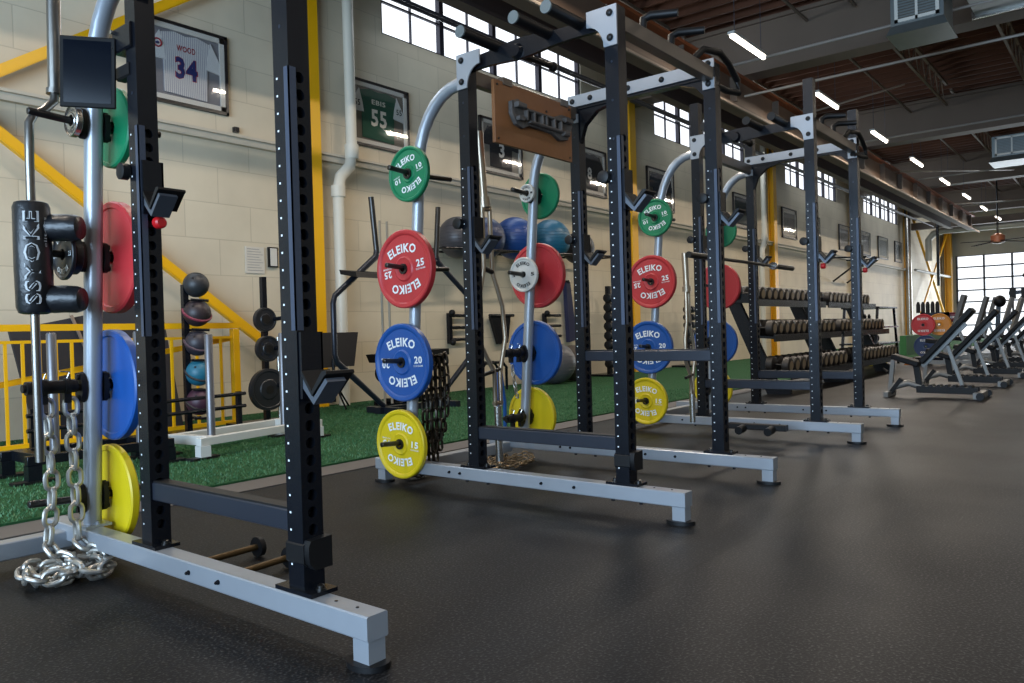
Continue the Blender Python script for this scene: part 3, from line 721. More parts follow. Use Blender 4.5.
for kind in ('green', 'red', 'blue', 'yellow'):
    n = {'green': '10', 'red': '25', 'blue': '20', 'yellow': '15'}[kind]
    ki = ('green', 'red', 'blue', 'yellow').index(kind); z = PZ[3.173][ki]
    bumper(kind, XF['A2'], -1, z, '%s %s kilogram bumper plate facing out below the curved tube by the green jersey' % (kind, n), -TL[kind])
    bumper(kind, XF['A3'], -1, PZ[5.973][ki], '%s %s kilogram bumper plate on the first tube of the tall-posted rack' % (kind, n), -TL[kind] * .8)
    bumper(kind, XF['B1'], 1, PZ[1.350][ki], '%s bumper plate seen nearly edge-on beside the tablet rack post' % kind)
    bumper(kind, XF['B2'], 1, PZ[4.240][ki], '%s bumper plate showing its plain back behind the tube under the climbing board' % kind)
    bumper(kind, XF['B3'], 1, PEGZ[ki], '%s bumper plate partly hidden behind the posts of the tall-posted rack' % kind)
# small change plates
def change(X, z, r, th, m, kg, label, off=.062, ink=None, name='change_plate', dx=0, lett=True):
    y = tubeY(z, X); cx = X + W / 2
    t = thing(name, label, 'weight plate', (cx - off - th - dx, y, z + .004), None)
    V = MB().lathe([(.022, .002), (r * .45, .002), (r * .5, .005), (r * .86, .005), (r * .9, 0), (r - .003, 0), (r, .003), (r, th - .003), (r - .003, th), (.022, th)], (0, 0, 0), 'x', 40); V.f = V.f[:-2]; V.m = V.m[:-2]
    V.f += [(9 * 40 + j, 9 * 40 + (j + 1) % 40, (j + 1) % 40, j) for j in range(40)]; V.m += [0] * 40
    build('disc', V, m, t, world=False)
    if lett:
        o = Vector((.001, 0, 0)); rt, u = Vector((0, -1, 0)), Vector((0, 0, 1))
        for s in (1, -1):
            L = MB(); letter(L, 'ELEIKO', r * 1.0, r * .2, o + u * s * r * .66, rt * s, u * s, .03, bend=r * .75); build('maker_lettering', L, ink or white_ink, t, world=False, smooth=False)
            if kg: L = MB(); letter(L, kg, r * .26, r * .2, o + rt * s * r * .68, rt * s, u * s, .03); build('weight_number', L, ink or white_ink, t, world=False, smooth=False)
    else:
        build('bore_ring', MB().lathe([(.0175, -.006), (.028, -.006), (.03, 0), (.03, .004)], (0, 0, 0), 'x', 20), peg_steel, t, world=False)
blk_ink = mat('dark_lettering', (30, 30, 34), .5)
pl_white = mat('white_plate_rubber', (205, 205, 200), .35, 0, .08, 9)
pl_black = mat('black_plate_rubber', (28, 30, 34), .4, 0, .1, 9)
change(1.350, 1.735, .062, .024, chrome, '', 'small round steel change plate on the top peg behind the tablet', ink=blk_ink)
change(1.350, 1.222, .098, .016, pl_black, '2.5', 'small black change plate with white lettering, outer of the pair on its peg', off=.1)
change(1.350, 1.222, .075, .03, pl_black, '', 'smaller black change plate pressed against the first silver tube', lett=False)
change(4.240, 1.81, .062, .02, pl_white, '1', 'tiny white change plate hung on the tube just under the climbing board', ink=blk_ink)
change(4.240, 1.265, .118, .022, pl_white, '5', 'white change plate with dark lettering in front of the red plate', ink=blk_ink)
change(4.240, 1.265, .10, .02, pl_black, '', 'dark change plate tucked behind the white one', off=.04, lett=False) if False else None

# ------------------------------------------------------------------ chains
def link_mb(L, Wd, r, seg=8):
    P = []
    a = L / 2 - Wd / 2; b = Wd / 2 - r
    for k in range(7): t_ = -PI / 2 + PI * k / 6; P.append((a + b * math.cos(t_), b * math.sin(t_), 0))
    for k in range(7): t_ = PI / 2 + PI * k / 6; P.append((-a + b * math.cos(t_), b * math.sin(t_), 0))
    return MB().tube(P, r, seg, closed=True)
def chain(path, L, Wd, r, m, label, group=None, parts=True, name='steel_chain', pitch=None, twist0=0, seg=8):
    P = [Vector(p) for p in path]; pitch = pitch or (L - 2 * r * 1.1)
    # resample
    out = [P[0].copy()]; cur = P[0].copy(); i = 1; left = pitch
    while i < len(P):
        d = (P[i] - cur).length
        if d >= left: cur = cur + (P[i] - cur).normalized() * left; out.append(cur.copy()); left = pitch
        else: left -= d; cur = P[i].copy(); i += 1
    t = thing(name, label, 'chain', tuple(P[-1]), group) if parts else None
    base = link_mb(L, Wd, r, seg); me = None; one = MB()
    for k in range(len(out) - 1):
        a, b = out[k], out[k + 1]; d = (b - a).normalized(); c = (a + b) / 2
        u = Vector((0, 0, 1)) if abs(d.z) < .8 else Vector((0, 1, 0))
        s = d.cross(u).normalized(); u = s.cross(d)
        ang = (k % 2) * PI / 2 + twist0 + R.uniform(-.12, .12)
        y = s * math.cos(ang) + u * math.sin(ang); z = d.cross(y)
        M = Matrix((d, y, z)).transposed().to_4x4(); M.translation = c
        if parts:
            M2 = Matrix.Translation(-Vector(t.location)) @ M
            if me is None:
                o = build('link', base, m, t, world=False); me = o.data
            else:
                o = bpy.data.objects.new('link', me); COL.objects.link(o); o.parent = t; KIDS.setdefault(t.name, []).append(o)
            o.location = M2.translation; o.rotation_euler = M2.to_euler()
        else:
            one.M = M; one.add(base.v, base.f)
    if not parts: one.M = None; t = tag(build(name, one, m), label, 'chain', group)
    return t
def coil(cx, cy, rx, ry, n, z0=.02, z1=.075, turns=2.2):
    P = []
    for k in range(n):
        u = k / (n - 1); a = u * turns * 2 * PI; f = 1 - .55 * u
        P.append((cx + rx * f * math.cos(a) + R.uniform(-.012, .012), cy + ry * f * math.sin(a) + R.uniform(-.012, .012), z0 + (z1 - z0) * (1 - u) * R.uniform(.3, 1)))
    return P
# two heavy chains hung from the first rack
py = tubeY(.725, 1.350); cy2 = py
c1 = coil(1.16, 3.14, .10, .13, 30); c2 = coil(1.28, 3.10, .075, .12, 26)
ys = py
chain([(1.215, ys, .67), (1.222, ys - .005, .30), (1.19, ys - .02, .09)] + c1, .090, .064, .0095, chain_steel, 'heavy steel chain hung on the outer end of the black sleeve, coiled on the floor')
chain([(1.30, ys, .67), (1.305, ys - .005, .30), (1.30, ys - .02, .10)] + c2, .090, .064, .0095, chain_steel, 'heavy steel chain hung next to the first silver tube, coiled on the floor')
def chain_sleeve(X, label, hw=.18, z=.717):
    cx = X + W / 2; py = tubeY(.725, X)
    t = thing('chain_sleeve', label, 'sleeve', (cx - .06 - hw, py, z), None)
    s = MB().tube([(cx - .064 - hw, py, z), (cx - .064, py, z)], .026, 16); s.tube([(cx - .066 - hw, py, z), (cx - .064 - hw - .012, py, z)], .016, 12)
    build('sleeve_body', s, rubber_black, t)
    c = MB()
    for dx in (.10, .185): c.tube([(cx - dx - .01, py, z), (cx - dx + .012, py, z)], .033, 14); c.box(cx - dx - .012, cx - dx + .014, py - .012, py + .012, z - .065, z)
    build_each('chain_clamp', c, rubber_black, t)
    p = MB()
    for dx in (.10, .185): p.tube([(cx - dx, py, z + .02), (cx - dx + .01, py - .01, z + .055), (cx - dx - .03, py - .02, z + .06)], .003, 6)
    build_each('clamp_pin', p, chrome, t)
chain_sleeve(1.350, 'thick black loading sleeve with two chain clamps on the first rack')
chain_sleeve(4.240, 'black loading sleeve with chain clamps in front of the plain blue plate', z=.74)
chain_sleeve(4.240, 'low black loading sleeve with clamps in front of the plain yellow plate', z=.30)
# chains behind the plates on rack two
cx = 3.173 + W / 2
for k, (dx, L_) in enumerate(((.10, .66), (.14, .72), (.18, .66), (.22, .60), (.255, .52))):
    y = tubeY(.725, 3.173)
    chain([(cx + dx - .012, y - .02, .18 + (.72 - L_)), (cx + dx - .01, y - .03, .66), (cx + dx, y, .768), (cx + dx + .01, y + .035, .66), (cx + dx + .012, y + .03, .76 - L_)][:5], .082, .052, .0085, chain_dark,
          'dark steel chain looped over the peg behind the blue plate, strand %s' % ('beside the tube', 'second out', 'in the middle', 'second from the end', 'outermost')[k], 'dark chains behind the blue plate', parts=False, seg=6)
chain(coil(3.95, 3.22, .24, .15, 70, .015, .07, 3.2), .05, .032, .005, mat('tan_chain_steel', (150, 128, 100), .4, .7, .4, 20), 'loose pile of tan coloured chain on the floor inside the middle rack', parts=False, seg=6)
chain(coil(3.36, 3.5, .10, .09, 30, .015, .06, 2), .05, .032, .005, chain_dark, 'end of dark chain lying on the floor behind the yellow plate', parts=False, seg=6)
py = tubeY(.725, 4.240)
chain([(4.10, py, .66), (4.12, py - .01, .50), (4.16, py, .40)], .05, .032, .005, chain_steel, 'short bright chain dangling from the sleeve by the plain blue plate', parts=False, seg=6)

# ================================================================== THINGS ON AND IN THE RACKS
# wooden climbing board
t = thing('climbing_board', 'plywood climbing board with a grey moulded hold hung between the rack posts', 'climbing board', (3.72, YR - .02, 1.94))
wood = mat('plywood', (150, 98, 56), .5, 0, .35, 3, .1, 30, (104, 62, 32))
build('plywood_panel', MB().box(3.345, 4.095, YR - .022, YR, 1.935, 2.285), wood, t, bevel=.002)
hm = mat('grey_resin_hold', (112, 104, 98), .7, 0, .3, 16, .5, 60, (26, 25, 26))
yh = YR - .022; i_ = len(MB().v)
P = [(3.50, 2.20), (3.56, 2.22), (3.64, 2.185), (3.90, 2.185), (3.99, 2.215), (4.08, 2.215), (4.10, 2.16), (4.05, 2.07), (3.97, 2.055), (3.90, 2.085), (3.66, 2.085), (3.60, 2.06), (3.54, 2.075), (3.50, 2.13)]
h = MB(); h.M = Matrix.Translation((-.035, 0, -.015)); h.prism(P, 'y', yh - .028, yh)
for q in ((3.52, 3.60, 2.165, 2.195, .06), (3.535, 3.59, 2.095, 2.12, .055), (3.99, 4.07, 2.165, 2.195, .06), (3.98, 4.04, 2.085, 2.11, .055), (3.62, 3.98, 2.16, 2.178, .048), (3.64, 3.96, 2.095, 2.112, .055)):
    h.box(q[0], q[1], yh - q[4], yh, q[2], q[3], .006)
for x in (3.61, 3.68, 3.76, 3.80, 3.88, 3.95): h.box(x, x + .018, yh - .05, yh, 2.105, 2.165, .004)
hb = build('hangboard', h, hm, t, bevel=.003)
pk = MB(); pk.M = Matrix.Translation((-.035, 0, -.015))
for x in (3.645, 3.715, 3.845, 3.915): pk.box(x - .01, x + .028, yh - .0295, yh - .027, 2.12, 2.155)
build('finger_pocket', pk, rubber_black, hb)
sm = MB()
for x, z in ((3.37, 2.26), (4.07, 2.26), (3.37, 1.96), (4.07, 1.96), (3.83, 2.2)): sm.cyl((x, yh, z), (x, yh - .004, z), .007, 10)
build('screw', sm, peg_steel, t)
build_each('mount_bracket', MB().box(3.42, 3.50, YR - .028, YR + .02, 2.27, 2.31).box(3.98, 4.06, YR - .028, YR + .02, 2.27, 2.31), mat('grey_brown_beam', (108, 100, 92)), t)

# tablet on its bracket
t = thing('tablet', 'dark tablet screen in a black case on a bracket by the first rack post', 'tablet', (1.25, 2.9, 1.85))
M = Matrix.Translation((1.262, 2.935, 1.857)) @ Matrix.Rotation(math.radians(50), 4, 'Z') @ Matrix.Rotation(math.radians(1.5), 4, 'X')
b = MB(); b.M = M; b.box(0, .012, -.093, .093, -.128, .128, .0); o = build('case', b, mat('tablet_case', (8, 8, 9), .6, spec=.2), t, bevel=.004)
b = MB(); b.M = M; b.box(-.0015, 0, -.078, .08, -.112, .112); build('screen', b, mat('tablet_glass', (8, 13, 22), .12, 0, .1, 2, spec=.12), t)
b = MB().box(1.345, 1.385, 2.80, 2.90, 1.835, 1.885, .006); build('bracket_arm', b, rubber_black, t)
build('bracket_clamp', MB().box(1.338, 1.425, YR - .012, YR + W + .045, 1.93, 2.02, .006), steel_black, t)
m = MB()
for z in (1.945, 2.005): m.cyl((1.325, YR + W + .03, z), (1.34, YR + W + .03, z), .008, 8)
build('clamp_screw', m, chrome, t)

# safety squat bar hung on end at the first rack
SY = 3.2; SX = .018; SZ = -.035
ssb_steel = mat('worn_bar_steel', (138, 134, 128), .3, .9, .3, 12)
t = thing('safety_squat_bar', 'bent steel squat bar with a black padded yoke standing on end beside the first rack', 'barbell', (1.14, SY, .47))
build('bar_shaft', MB().tube([(1.235, SY, 1.87), (1.232, SY, 1.84), (1.2, SY + .01, 1.80), (1.16, SY, 1.775), (1.143, SY, 1.74), (1.14, SY, 1.6), (1.14, SY, .48)], .0155, 14), ssb_steel, t)
build('bar_sleeve', MB().tube([(1.243, SY, 2.30), (1.237, SY, 1.872)], .025, 18), ssb_steel, t)
build('sleeve_collar', MB().tube([(1.237, SY, 1.885), (1.236, SY, 1.865)], .031, 18), ssb_steel, t)
yk = MB().tube([(1.14, SY, 1.447), (1.14, SY, 1.442), (1.14, SY, 1.425), (1.14, SY - .004, 1.20), (1.142, SY, 1.055), (1.142, SY, 1.035), (1.142, SY, 1.03)], [.042, .056, .062, .064, .062, .054, .038], 24)
yo = build('yoke_pad', yk, mat('black_pad_vinyl', (24, 26, 30), .34, 0, .3, 14, .25, 45), t)
L = MB()
# lettering reads up the pad on the side that faces the camera
vd = Vector((-1.14, -SY, 0)).normalized(); rt = Vector((0, 0, 1)); upv = Vector((0, 0, 1)).cross(vd) * -1
# text runs upward: right = +z, up = towards viewer's left
upl = vd.cross(Vector((0, 0, 1)))
def wrap(mbx, body, w, h, z, off, bold):
    V, F = text_verts(body, bold); out = []
    for x, y in V:
        s = (y * h + off) / .0655; d = vd * math.cos(s) + upl * math.sin(s)
        out.append(Vector((1.14, SY - .002, z + x * w)) + d * .0655)
    mbx.add(out, F)
wrap(L, 'SSYOKE', .34, .054, 1.235, .004, .02); build('lettering', L, mat('pale_ink', (190, 192, 194), .5), yo, smooth=False)
L = MB()
def wrap2(mbx, body, w, h, z, off, bold):
    V, F = text_verts(body, bold); out = []
    for x, y in V:
        s = (y * h + off) / .0655; d = vd * math.cos(s) + upl * math.sin(s)
        out.append(Vector((1.14, SY - .002, z + x * w)) + d * .0661)
    mbx.add(out, F)
wrap2(L, 'SSYOKE', .333, .038, 1.235, .004, -.008); build('lettering_fill', L, rubber_black, yo, smooth=False)
L = MB(); wrap(L, 'elitefts', .11, .012, 1.33, -.044, .0); build('maker_lettering', L, mat('pale_ink', (190, 192, 194)), yo, smooth=False)
for z in (1.352, 1.085):
    hd = MB().tube([(1.17, SY - .015, z), (1.195, SY - .028, z), (1.225, SY - .065, z - .0), (1.25, SY - .10, z - .003), (1.262, SY - .116, z - .003), (1.266, SY - .12, z - .003)], [.044, .050, .051, .050, .043, .025], 20)
    build('shoulder_pad', hd, mat('black_pad_vinyl', (24, 26, 30)), t)

_m = Matrix.Translation((SX, 0, SZ)); t.location += Vector((SX, 0, SZ))

# trap / multi grip bars hung on end
bronze = mat('nickel_bar', (176, 160, 140), .3, .8, .2, 12)
def trap_bar(X, Y, zt, label, s=1.0, mir=False):
    t = thing('trap_bar', label, 'barbell', (X, Y, zt - 1.9 * s))
    f = lambda dx, z: (X + (dx if not mir else -dx) * s, Y, zt - z * s)
    build('bar_sleeve', MB().tube([f(-.01, 0), f(.02, .40)], .024, 16), bronze, t)
    build('sleeve_collar', MB().tube([f(.018, .38), f(.024, .44)], .034, 16), bronze, t)
    build('frame', MB().tube([f(0, .43), f(0, .80), f(-.05, .98), f(-.045, 1.25), f(.07, 1.42), f(.07, 1.62)], .0135, 12)
          .tube([f(.065, .43), f(.075, .82), f(.16, 1.02), f(.18, 1.22), f(.12, 1.42), f(.12, 1.62)], .0135, 12).tube([f(0, .45), f(.065, .45)], .0135, 10).tube([f(.055, 1.60), f(.13, 1.60)], .0135, 10), bronze, t)
    build('grip_handle', MB().tube([f(0, .8), f(.075, .82)], .015, 12).tube([f(-.06, 1.43), f(.12, 1.40)], .012, 12), peg_steel, t)
    build('grip_wrap', MB().tube([f(-.045, 1.09), f(-.045, 1.18)], .021, 12), bronze, t)
    build('lower_sleeve', MB().tube([f(.09, 1.62), f(.095, 1.95)], .023, 16), chrome, t)
trap_bar(3.49, 3.0, 2.06, 'tall bent trap bar hanging on end between rack posts, in front of the exercise balls')
trap_bar(5.60, 2.75, 1.46, 'second trap bar hanging on end beside the tall-posted rack, beneath the barbell end', .68)

# barbell resting across the rear posts
t = thing('barbell', 'barbell resting across the rear posts of the tall-posted rack', 'barbell', (6.7, 2.70, 1.44))
build('bar_shaft', MB().cyl((5.95, 2.70, 1.44), (7.35, 2.70, 1.44), .0145, 14), peg_steel, t)
build('bar_sleeve', MB().cyl((5.56, 2.70, 1.44), (5.95, 2.70, 1.44), .025, 18), peg_steel, t)
build('bar_sleeve', MB().cyl((7.35, 2.70, 1.44), (7.86, 2.70, 1.44), .025, 18), peg_steel, t)
build_each('sleeve_collar', MB().cyl((5.93, 2.70, 1.44), (5.97, 2.70, 1.44), .036, 16).cyl((7.33, 2.70, 1.44), (7.37, 2.70, 1.44), .036, 16), chrome, t)
jhook(5.973, YR, 1.50, 'bar hook holding the sleeve end of the barbell at the tall-posted rack')
jhook(7.117, YR, 1.50, 'bar hook holding the collar end of the barbell at the tall-posted rack')

# landmine handles lying on the floor by the first rack
def floor_handle(a, b, label):
    t = thing('landmine_handle', label, 'handle', (a[0], a[1], 0))
    build('tube_body', MB().cyl(a, b, .013, 12), mat('bronze_tube', (92, 74, 48), .4, .7), t)
    d = (Vector(b) - Vector(a)).normalized(); e = Vector(b)
    build('end_disc', MB().cyl(e, e + d * .02, .04, 18), rubber_black, t)
floor_handle((1.56, 2.78, .042), (1.79, 2.79, .042), 'short bronze bar with a round black end behind the first base rail, deeper in')
floor_handle((1.52, 2.53, .042), (1.77, 2.55, .042), 'short bronze bar with a round black end lying by the first front post')
# low black step with handles beside the far rack
t = thing('push_up_bar', 'low black base with two small grips lying on the base rail of the tall-posted rack', 'exercise bar', (5.6, 2.2, 0))
build('base', MB().box(5.66, 5.72, 2.02, 2.46, .10, .145, .006), rubber_black, t)
for y in (2.12, 2.34): build('grip', MB().cyl((5.66, y, .11), (5.57, y, .10), .03, 14), rubber_black, t)

# ================================================================== BEHIND THE FIRST RACK
# stair railing
RY = 7.05
t = thing('stair_railing', 'yellow steel stair railing with thin balusters in front of the block wall', 'railing', (3.0, RY, 0))
build('post', MB().box(4.32, 4.39, RY - .035, RY + .035, .018, .995), yellow_paint, t, bevel=.004)
build('top_rail', MB().box(.2, 4.39, RY - .035, RY + .035, 1.0, 1.055), yellow_paint, t)
build('middle_rail', MB().box(.2, 4.32, RY - .012, RY + .012, .90, .925), yellow_paint, t)
build('bottom_rail', MB().box(.2, 4.32, RY - .02, RY + .02, .055, .09), yellow_paint, t)
x = 4.20
while x > .3: build('baluster', MB().box(x - .011, x + .011, RY - .011, RY + .011, .08, .91), yellow_paint, t, smooth=False); x -= .125
build('sloping_handrail', MB().bar((.3, RY + .35, .22), (4.33, RY + .06, .90), .03, .05), yellow_paint, t)
t = thing('rubber_sheet', 'big dark sheet leaning on the wall behind the yellow stair railing', 'panel', (3.0, 7.7, 0))
build('sheet', MB().prism([(2.75, .02), (4.1, .02), (3.9, 1.30), (2.55, 1.02)], 'y', 7.62, 7.66), mat('charcoal_sheet', (52, 50, 54), .7, 0, .2, 3), t, smooth=False)
build('edge_strip', MB().bar((3.05, 7.6, 1.15), (3.45, 7.6, .1), .03, .02), mat('tan_edge', (150, 128, 110), .6), t)

post_steel = mat('grey_post_steel', (120, 120, 124), .38, .7, .15, 10)
# weight sleds
def sled(ax, ay, bx, by, posts, m, pm, h, label, leg):
    t = thing('push_sled', label, 'sled', ((ax + bx) / 2, (ay + by) / 2, 0))
    a = Vector((ax, ay, 0)); b = Vector((bx, by, 0)); d = (b - a).normalized(); n = Vector((-d.y, d.x, 0))
    z = Vector((0, 0, leg))
    build('frame', MB().bar(a + z, b + z, .055, .06).bar(a + n * .42 + z, b + n * .42 + z, .055, .06).bar(a + z + d * .1, a + n * .42 + z + d * .1, .075, .07).bar(b + z - d * .1, b + n * .42 + z - d * .1, .075, .07), m, t, bevel=.004)
    for c in (a + d * .04, b - d * .04, a + n * .42 + d * .04, b + n * .42 - d * .04):
        q = build('leg', MB().box(c.x - .04, c.x + .04, c.y - .04, c.y + .04, .035, leg - .03), m, t)
        build('skid', MB().bar(c - d * .12 + Vector((0, 0, .027)), c + d * .12 + Vector((0, 0, .027)), .09, .018), rubber_black, q)
    for p in posts:
        c = a + d * p[0] + n * p[1]; build('upright_post', MB().tube([(c.x, c.y, leg), (c.x, c.y, h - .01), (c.x, c.y, h)], [.03, .03, .024], 16), pm, t)
sled(1.88, 5.42, 2.84, 5.44, ((.18, .02), (.74, .02)), steel_black, post_steel, .96, 'black push sled with two steel posts on the turf behind the chains', .16)
sled(2.98, 5.34, 4.23, 5.56, ((.16, .05), (.90, .05)), white_paint, post_steel, .93, 'white push sled with two steel posts on the green turf', .145)

t = thing('low_bar_rack', 'low black rack of two horizontal bars standing by the yellow stair railing', 'rack', (3.1, 6.35, 0))
for z in (.40, .29): build('bar', MB().cyl((2.2, 6.3, z - .03), (3.98, 6.3, z), .016, 8), steel_black, t)
for x in (2.25, 3.93): build('leg', MB().box(x - .02, x + .02, 6.31, 6.35, .018, .42), steel_black, t)

# medicine ball rack
def medball(x, y, z, r, col, stripe, label):
    t = thing('medicine_ball', label, 'ball', (x, y, z - r))
    m = MB().ball((x, y, z), r, 28, 18); build('ball_shell', m, mat('ball_' + label.split()[0] + str(int(z * 100)), col, .45, 0, .2, 20, .1, 120), t)
    build('valve', MB().cyl((x - r * .62, y - r * .62, z + r * .46), (x - r * .64, y - r * .64, z + r * .475), .01, 8), rubber_black, t)
    if stripe:
        bnd = MB(); P = [(x + r * 1.004 * math.cos(a * PI / 16), y + r * 1.004 * math.sin(a * PI / 16) * .8, z + r * 1.004 * math.sin(a * PI / 16) * .6) for a in range(32)]
        bnd.tube(P, r * .1, 6, closed=True); build('seam_band', bnd, mat('band_' + label.split()[0] + str(int(z * 100)), stripe, .5), t)
t = thing('ball_rack', 'narrow black upright rack holding five medicine balls behind the yellow railing', 'rack', (3.66, 6.75, 0))
build('upright', MB().box(3.685, 3.735, 6.78, 6.83, .05, 1.40), steel_black, t)
build('base', MB().box(3.45, 3.95, 6.5, 6.98, 0.018, .06), steel_black, t)
for z in (1.30, 1.03, .75, .48, .22): build_each('cradle_arm', MB().tube([(3.71, 6.70, z - .04), (3.86, 6.66, z - .05)], .012, 8).tube([(3.71, 6.82, z - .04), (3.86, 6.86, z - .05)], .012, 8), steel_black, t)
for (z, col, st, r, lb) in ((1.40, (40, 42, 46), None, .115, 'plain black medicine ball on top of the ball rack'), (1.14, (46, 36, 40), (120, 40, 60), .125, 'black and maroon medicine ball second from the top of the ball rack'),
                        (.865, (48, 44, 52), (78, 60, 70), .12, 'dark medicine ball third down, level with the railing rails'), (.59, (30, 104, 128), (30, 34, 40), .12, 'teal and black medicine ball fourth down behind the balusters'), (.325, (66, 36, 52), (30, 28, 32), .125, 'dark maroon medicine ball lowest on the ball rack')):
    medball(3.80, 6.76, z, r, col, st, lb)

# plate tree
t = thing('plate_tree', 'black plate storage tree standing by the block wall beside the first front post', 'rack', (4.42, 6.7, 0))
build('upright', MB().box(4.49, 4.54, 6.75, 6.80, .05, 1.50), steel_black, t)
build('base', MB().box(4.2, 4.75, 6.55, 7.0, .018, .07), steel_black, t)
build('silver_post', MB().cyl((4.62, 6.70, .07), (4.62, 6.70, .9), .022, 14), chrome, t)
for z in (1.06, .78, .42): build('arm', MB().cyl((4.47, 6.76, z), (4.47, 6.42, z + .02), .02, 12), steel_black, t)
def iron(x, y, z, r, th, n, lb, holes=False):
    t = thing('iron_plate', lb, 'weight plate', (x, y, z - r))
    V = MB().lathe([(.026, 0), (r * .45, 0), (r * .5, .008), (r * .84, .008), (r * .88, 0), (r, .002), (r, th), (.026, th)], (x, y, z), 'y', 36)
    build('disc', V, pl_black, t)
    c = MB().lathe([(.024, -.004), (.04, -.004), (.04, .003)], (x, y, z), 'y', 20); build('hub', c, peg_steel, t)
    if holes:
        g = MB()
        for k in range(5): a = k * 2 * PI / 5; g.cyl((x + r * .66 * math.cos(a), y - .0 + .004, z + r * .66 * math.sin(a)), (x + r * .66 * math.cos(a), y + .009, z + r * .66 * math.sin(a)), r * .13, 12)
        build('grip_hole', g, hole_dark, t)
iron(4.37, 6.52, 1.07, .115, .05, 1, 'thick small black plate highest on the plate tree')
iron(4.39, 6.52, .79, .125, .05, 1, 'small black plate with grip holes midway up the plate tree', True)
iron(4.37, 6.50, .40, .20, .05, 1, 'large black plate lowest on the plate tree')

# tall bent tube machine with pad
t = thing('leg_press_frame', 'tall bent black steel tube machine with a flat pad behind the coloured plates', 'exercise machine', (6.3, 6.6, 0))
tube_m = mat('gloss_black_tube', (34, 38, 48), .3, .4)
xm = 6.33
for s in (1, -1):
    g = lambda x: xm + s * (x - xm)
    build('frame_tube', MB().tube([(g(5.86), 6.6, 1.85), (g(5.84), 6.6, 1.76), (g(5.26), 6.6, 1.32), (g(5.235), 6.6, 1.24), (g(5.235), 6.6, .70), (g(5.26), 6.6, .62), (g(5.9), 6.6, .10)], .030, 12), tube_m, t)
    build('upper_tube', MB().tube([(g(5.86), 6.6, 1.80), (g(5.80), 6.6, 2.42)], .032, 14), peg_steel, t)
build('cross_tube', MB().cyl((5.84, 6.6, 1.76), (6.82, 6.6, 1.76), .028), tube_m, t)
build('base_tube', MB().box(5.8, 6.9, 6.55, 6.65, .02, .09).box(5.85, 5.93, 6.3, 6.84, .02, .09).box(6.75, 6.83, 6.3, 6.84, .02, .09), tube_m, t)
build('pad', MB().prism([(6.35, 1.50), (6.62, 1.55), (6.64, 1.60), (6.38, 1.56)], 'x', 5.36, 5.90), dark_vinyl, t)
build('steel_rod', MB().cyl((6.05, 6.75, .1), (6.05, 6.75, 2.2), .014).cyl((6.16, 6.75, .1), (6.16, 6.75, 2.2), .014), mat('dull_beige_rod', (150, 142, 128), .6), t)

# display stand and low machine by the wall
t = thing('display_stand', 'black tilted board on a thin tripod stand against the block wall', 'stand', (6.0, 7.6, 0))
build('board', MB().prism([(7.55, .94), (7.57, .94), (7.66, .52), (7.64, .52)], 'x', 5.78, 6.36), mat('charcoal_board', (56, 52, 52), .6), t)
build('pole', MB().cyl((6.02, 7.62, .1), (6.02, 7.62, .8), .02), steel_black, t)
for a in (.3, 2.4, 4.5): build('leg', MB().cyl((6.02, 7.62, .35), (6.02 + .3 * math.cos(a), 7.62 + .3 * math.sin(a), .03), .012, 8), steel_black, t)
t = thing('glute_bench', 'low black padded bench with a roller on the turf beside the display stand', 'bench', (6.7, 7.2, 0))
build('pad', MB().prism([(6.35, .56), (7.35, .62), (7.35, .70), (6.3, .66)], 'y', 6.95, 7.35), dark_vinyl, t)
build('roller', MB().cyl((6.6, 6.9, .42), (6.6, 7.4, .42), .12, 20), dark_vinyl, t)
build('frame', MB().box(6.75, 6.83, 7.1, 7.2, .06, .6).box(6.45, 7.3, 7.1, 7.2, .06, .12).box(6.45, 6.55, 6.9, 7.4, .018, .08).box(7.2, 7.3, 6.9, 7.4, .018, .08), steel_black, t)
for x, l in ((9.3, 'black hoop shaped frame standing on the turf behind the dark chains'),):
    t = thing('hurdle_frame', l, 'hurdle', (8.8, 7.7, 0))
    for dy in (0, .18): build('hoop', MB().tube([(8.62, 7.5 + dy, .02), (8.62, 7.5 + dy, .36), (8.70, 7.5 + dy, .44), (9.1, 7.5 + dy, .44), (9.18, 7.5 + dy, .36), (9.18, 7.5 + dy, .02)], .02, 10), steel_black, t)

